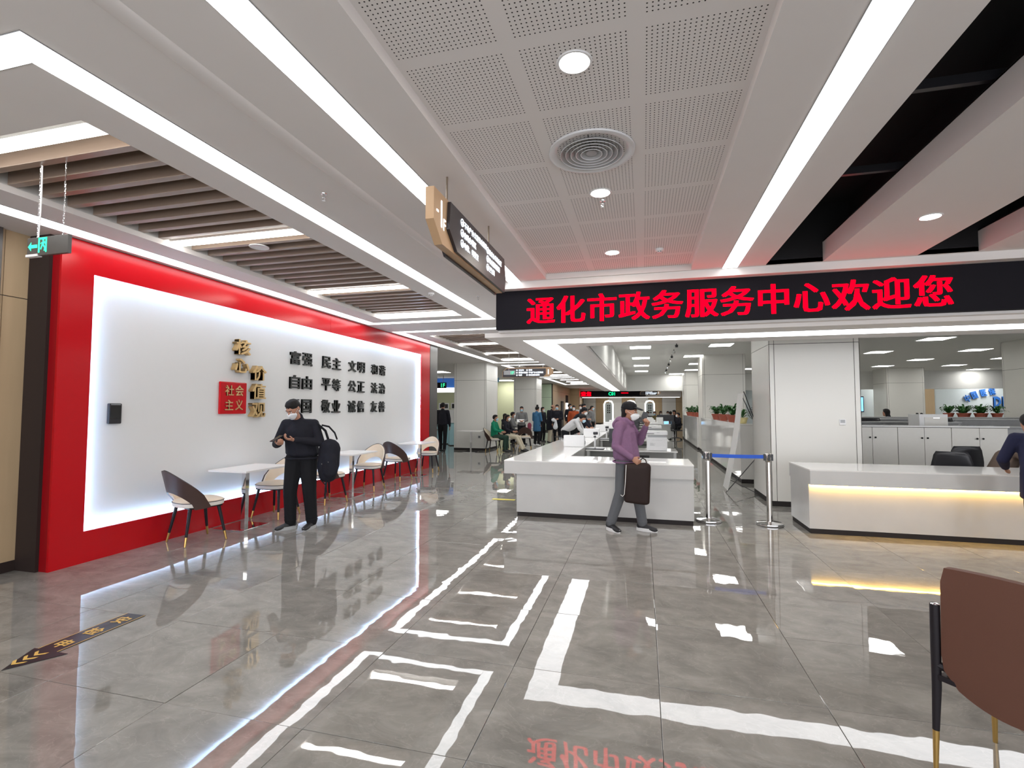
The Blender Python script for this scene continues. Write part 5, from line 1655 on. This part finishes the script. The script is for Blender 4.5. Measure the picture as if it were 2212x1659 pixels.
# track of small spots in the office ceiling
for i in range(9):
    t = thing('track_spot', 'small chrome spotlight, %s along the office ceiling track' % ('nearest', 'second', 'third', 'fourth', 'fifth', 'sixth', 'seventh', 'eighth', 'farthest')[i], 'spotlight', (.93 + .02 * i, 13.6 + 1.6 * i, ZI), 0, 'small ceiling spots above the printers')
    B().cyl((0, 0, -.05), (0, 0, 0), .012, seg=8).obj('stem', 'dark_plastic', t)
    B().lathe([(0, -.12), (.04, -.12), (.045, -.05), (0, -.045)], seg=14).obj('head', 'chrome' if i % 2 == 0 else 'dark_plastic', t, True)

# =====================================================================
#  LEFT ROOM AND FAR HALL
# =====================================================================
fb = thing('fascia', 'blue fascia band with a glowing white lower edge in the left room', 'fascia', (-11.3, 26.2, 2.45))
B().box(-3.5, 3.5, 0, .2, .26, .78).obj('band', 'blue_banner', fb)
B().box(-3.5, 3.5, -.05, .2, .0, .255, bev=.02).obj('light_edge', 'arch_glow', fb)
struct(B().box(-15, -7.7, 26.45, 26.6, 3.0, 3.24).obj('trim_3', 'cyan_wall'))
o = text_obj('1F', 'x', 'exit_green', frame((0, 0, 0), (1, 0, 0), (0, 0, 1), .30, .30, 1), None, 0, .02)
t = thing('floor_sign', 'small dark hanging sign with green 1F in the left room', 'sign', (-10.0, 24.0, 2.62))
B().box(-.40, .22, 0, .03, -.03, .26).obj('case', 'black', t); o.name = 'lettering'; o.parent = t; o.matrix_local = frame((-.12, -.004, .02), (1, 0, 0), (0, 0, 1), .28, .28, 1)
B().cyl((.05, .015, .26), (.05, .015, .62), .012, seg=8).obj('rod', 'rod', t)
def kiosk(x, y, label):
    t = thing('self_service_kiosk', label, 'kiosk', (x, y, 0), rad(30), 'white self-service kiosks')
    B().box(-.30, .30, -.25, .25, .03, .95, bev=.02).obj('cabinet', 'cyan_wall', t)
    B().box(-.29, .29, -.24, .24, 0, .03).obj('plinth', 'plinth', t)
    b = B().prism([(-.30, .951), (.22, .951), (.22, 1.50), (.02, 1.50)], lambda p, q: V((-.30, p, q)), lambda p, q: V((.30, p, q)))
    b.obj('console', 'white_plastic', t)
    B().box(-.22, .22, .0, .05, 1.52, 1.78, bev=.01).obj('top_screen', 'white_plastic', t)
    B().box(-.18, .18, -.006, -.0005, 1.56, 1.74).obj('display', 'screen_dark', t)
    B().box(-.05, .05, -.258, -.2505, .70, .78).obj('slot', 'black', t)
kiosk(-7.65, 19.9, 'white self-service kiosk right beside the white column')
kiosk(-8.5, 20.6, 'white self-service kiosk farther left, behind the person in black')
def hsign(x0, x1, y, z0, z1, label):
    c_ = (x0 + x1) / 2
    t = thing('hanging_sign', label, 'sign', (c_, y, z0))
    w_ = (x1 - x0) / 2; h = z1 - z0
    B().prism([(-w_, 0), (w_ * .80, 0), (w_, h * .35), (w_, h * .8), (w_ * .88, h), (-w_ * .84, h), (-w_, h * .62)], lambda p, q: V((p, -.01, q)), lambda p, q: V((p, .05, q))).obj('case', 'sign_gold', t)
    B().prism([(-w_ * .97, .01), (w_ * .62, .01), (w_ * .72, h * .3), (w_ * .72, h * .88), (-w_ * .82, h * .88), (-w_ * .97, h * .6)], lambda p, q: V((p, -.03, q)), lambda p, q: V((p, -.0105, q))).obj('face', 'sign_black', t)
    for xx in (-w_ * .35, w_ * .6):
        B().cyl((xx, .02, h), (xx, .02, ZC - z0), .008, seg=8).obj('rod', 'white_plastic', t)
    for (xx, zz, s_) in ((-.35, .66, '卫生间'), (-.35, .40, '自助办税区'), (-.35, .14, '电梯'), (.05, .66, '咨询'), (.05, .40, '不动产办公室综合'), (.05, .14, '综合服务接待')):
        text_obj(s_, 'lettering', 'sign_text', frame((xx * w_, -.0315, zz * h), (1, 0, 0), (0, 0, 1), h * .2, h * .2, 1), t, 0, .02)
        B().cyl((xx * w_ - h * .16, -.034, zz * h + h * .07), (xx * w_ - h * .16, -.031, zz * h + h * .07), h * .085, seg=12).obj('icon', 'sign_text', t)
    text_obj('1', 'lettering', 'sign_text', frame((w_ * .78, -.012, h * .3), (1, 0, 0), (0, 0, 1), h * .4, h * .65, 1), t, 0, .05)
    return t
hsign(-4.10, -2.55, 14.5, 2.485, 2.765, 'second hanging sign, black with gold end, seen face-on over the waiting area')
t = thing('floor_sign', 'small grey hanging sign with green 1F before the second hanging sign', 'sign', (-3.72, 13.9, 2.52))
B().box(-.17, .17, 0, .02, 0, .12).obj('case', 'grey_plastic', t)
text_obj('1F', 'lettering', 'exit_green', frame((.02, -.002, .015), (1, 0, 0), (0, 0, 1), .12, .12, 1), t, 0, .02)
B().cyl((-.02, .01, .12), (-.02, .01, ZC - 2.52), .005, seg=6).obj('rod', 'white_plastic', t)
l2 = thing('led_display', 'distant black LED display with red characters and green C01', 'display', (-2.5, 43.0, 2.58))
B().box(-2.7, 2.7, 0, .08, 0, .46).obj('casing', 'led_face', l2)
for chh, x in (('迎', -2.66), ('您', -2.20)):
    text_obj(chh, 'character', 'led_red', frame((x, -.004, .06), (1, 0, 0), (0, 0, 1), .42, .40, 1), l2, 0, .03)
text_obj('C01', 'lettering', 'led_green', frame((-.35, -.004, .09), (1, 0, 0), (0, 0, 1), .36, .38, 1), l2, 0, .02)
text_obj('•••••••', 'lettering', 'led_red', frame((.7, -.004, .20), (1, 0, 0), (0, 0, 1), .24, .24, 1), l2, 0, .03)
hsign(-.22, 1.15, 36.0, 2.50, 2.78, 'far hanging direction sign at the end of the dropped soffit')
for i, (x, lab) in enumerate(((-3.35, 'left glowing arch kiosk on the end wall'), (-1.2, 'middle glowing arch kiosk on the end wall, behind the woman in purple'), (.60, 'right glowing arch kiosk on the end wall'))):
    t = thing('arch_kiosk', lab, 'kiosk', (x, 50.6, 0), 0, 'glowing arch kiosks')
    pts = [(-.42, 0), (-.42, 2.0), (-.30, 2.25), (0, 2.32), (.30, 2.25), (.42, 2.0), (.42, 0)]
    B().tube([(p, 0, q) for p, q in pts], .07, 8).obj('arch', 'arch_glow', t)
    B().box(-.36, .36, 0, .1, 0, 2.1).obj('panel', 'grey_wall', t)
    b = B()
    for xx in (-.08, .10):
        for k_ in range(4): b.box(xx - .05, xx + .05, -.006, -.001, 1.1 + .22 * k_, 1.24 + .22 * k_)
    b.obj('lettering', 'black', t)
t = thing('wall_poster', 'tall dark and white lit panel on the corridor wood wall', 'screen', (-5.935, 39.9, 0.9))
B().box(0, .05, -.5, .5, 0, 1.1).obj('panel', 'arch_glow', t)
B().box(0, .05, -.5, .5, 1.101, 1.7).obj('head_panel', 'black', t)
for (x, z, w_) in ((-.5, 2.42, 2.2),):
    pass
t = thing('light_strip', 'white light band on the far dropped soffit', 'ceiling light', (-1.1, 43.6, 2.50))
B().box(-4.0, 4.0, -.25, .25, -.008, -.003).obj('diffuser', 'strip_low', t)
# lamps of the rooms beyond, plus three panels added to brighten the office wall
for x, y, lab in ((-9.2, 16.0, 'near ceiling panel of the left room'), (-9.2, 21.5, 'far ceiling panel of the left room'), (-8.0, 29.0, 'ceiling panel before the green wall'), (1.5, 34.0, 'ceiling panel beyond the office beam'),
                  (1.5, 40.0, 'ceiling panel in the far hall'), (-2.5, 47.5, 'ceiling panel before the end wall'), (3.0, 47.5, 'ceiling panel before the end wall at the right'), (9.0, 30.1, 'left added fill panel brightening the office back wall'), (12.8, 30.1, 'middle added fill panel brightening the office back wall'), (16.8, 30.1, 'right added fill panel brightening the office back wall'), (-3.0, 39.5, 'ceiling panel of the far corridor')):
    dup(pl, (x, y, (ZC if x < -.88 else ZC - .05) - .013), label='square light, ' + lab, group='square ceiling lights of the side rooms').scale = (1.5, 1.5, 1)
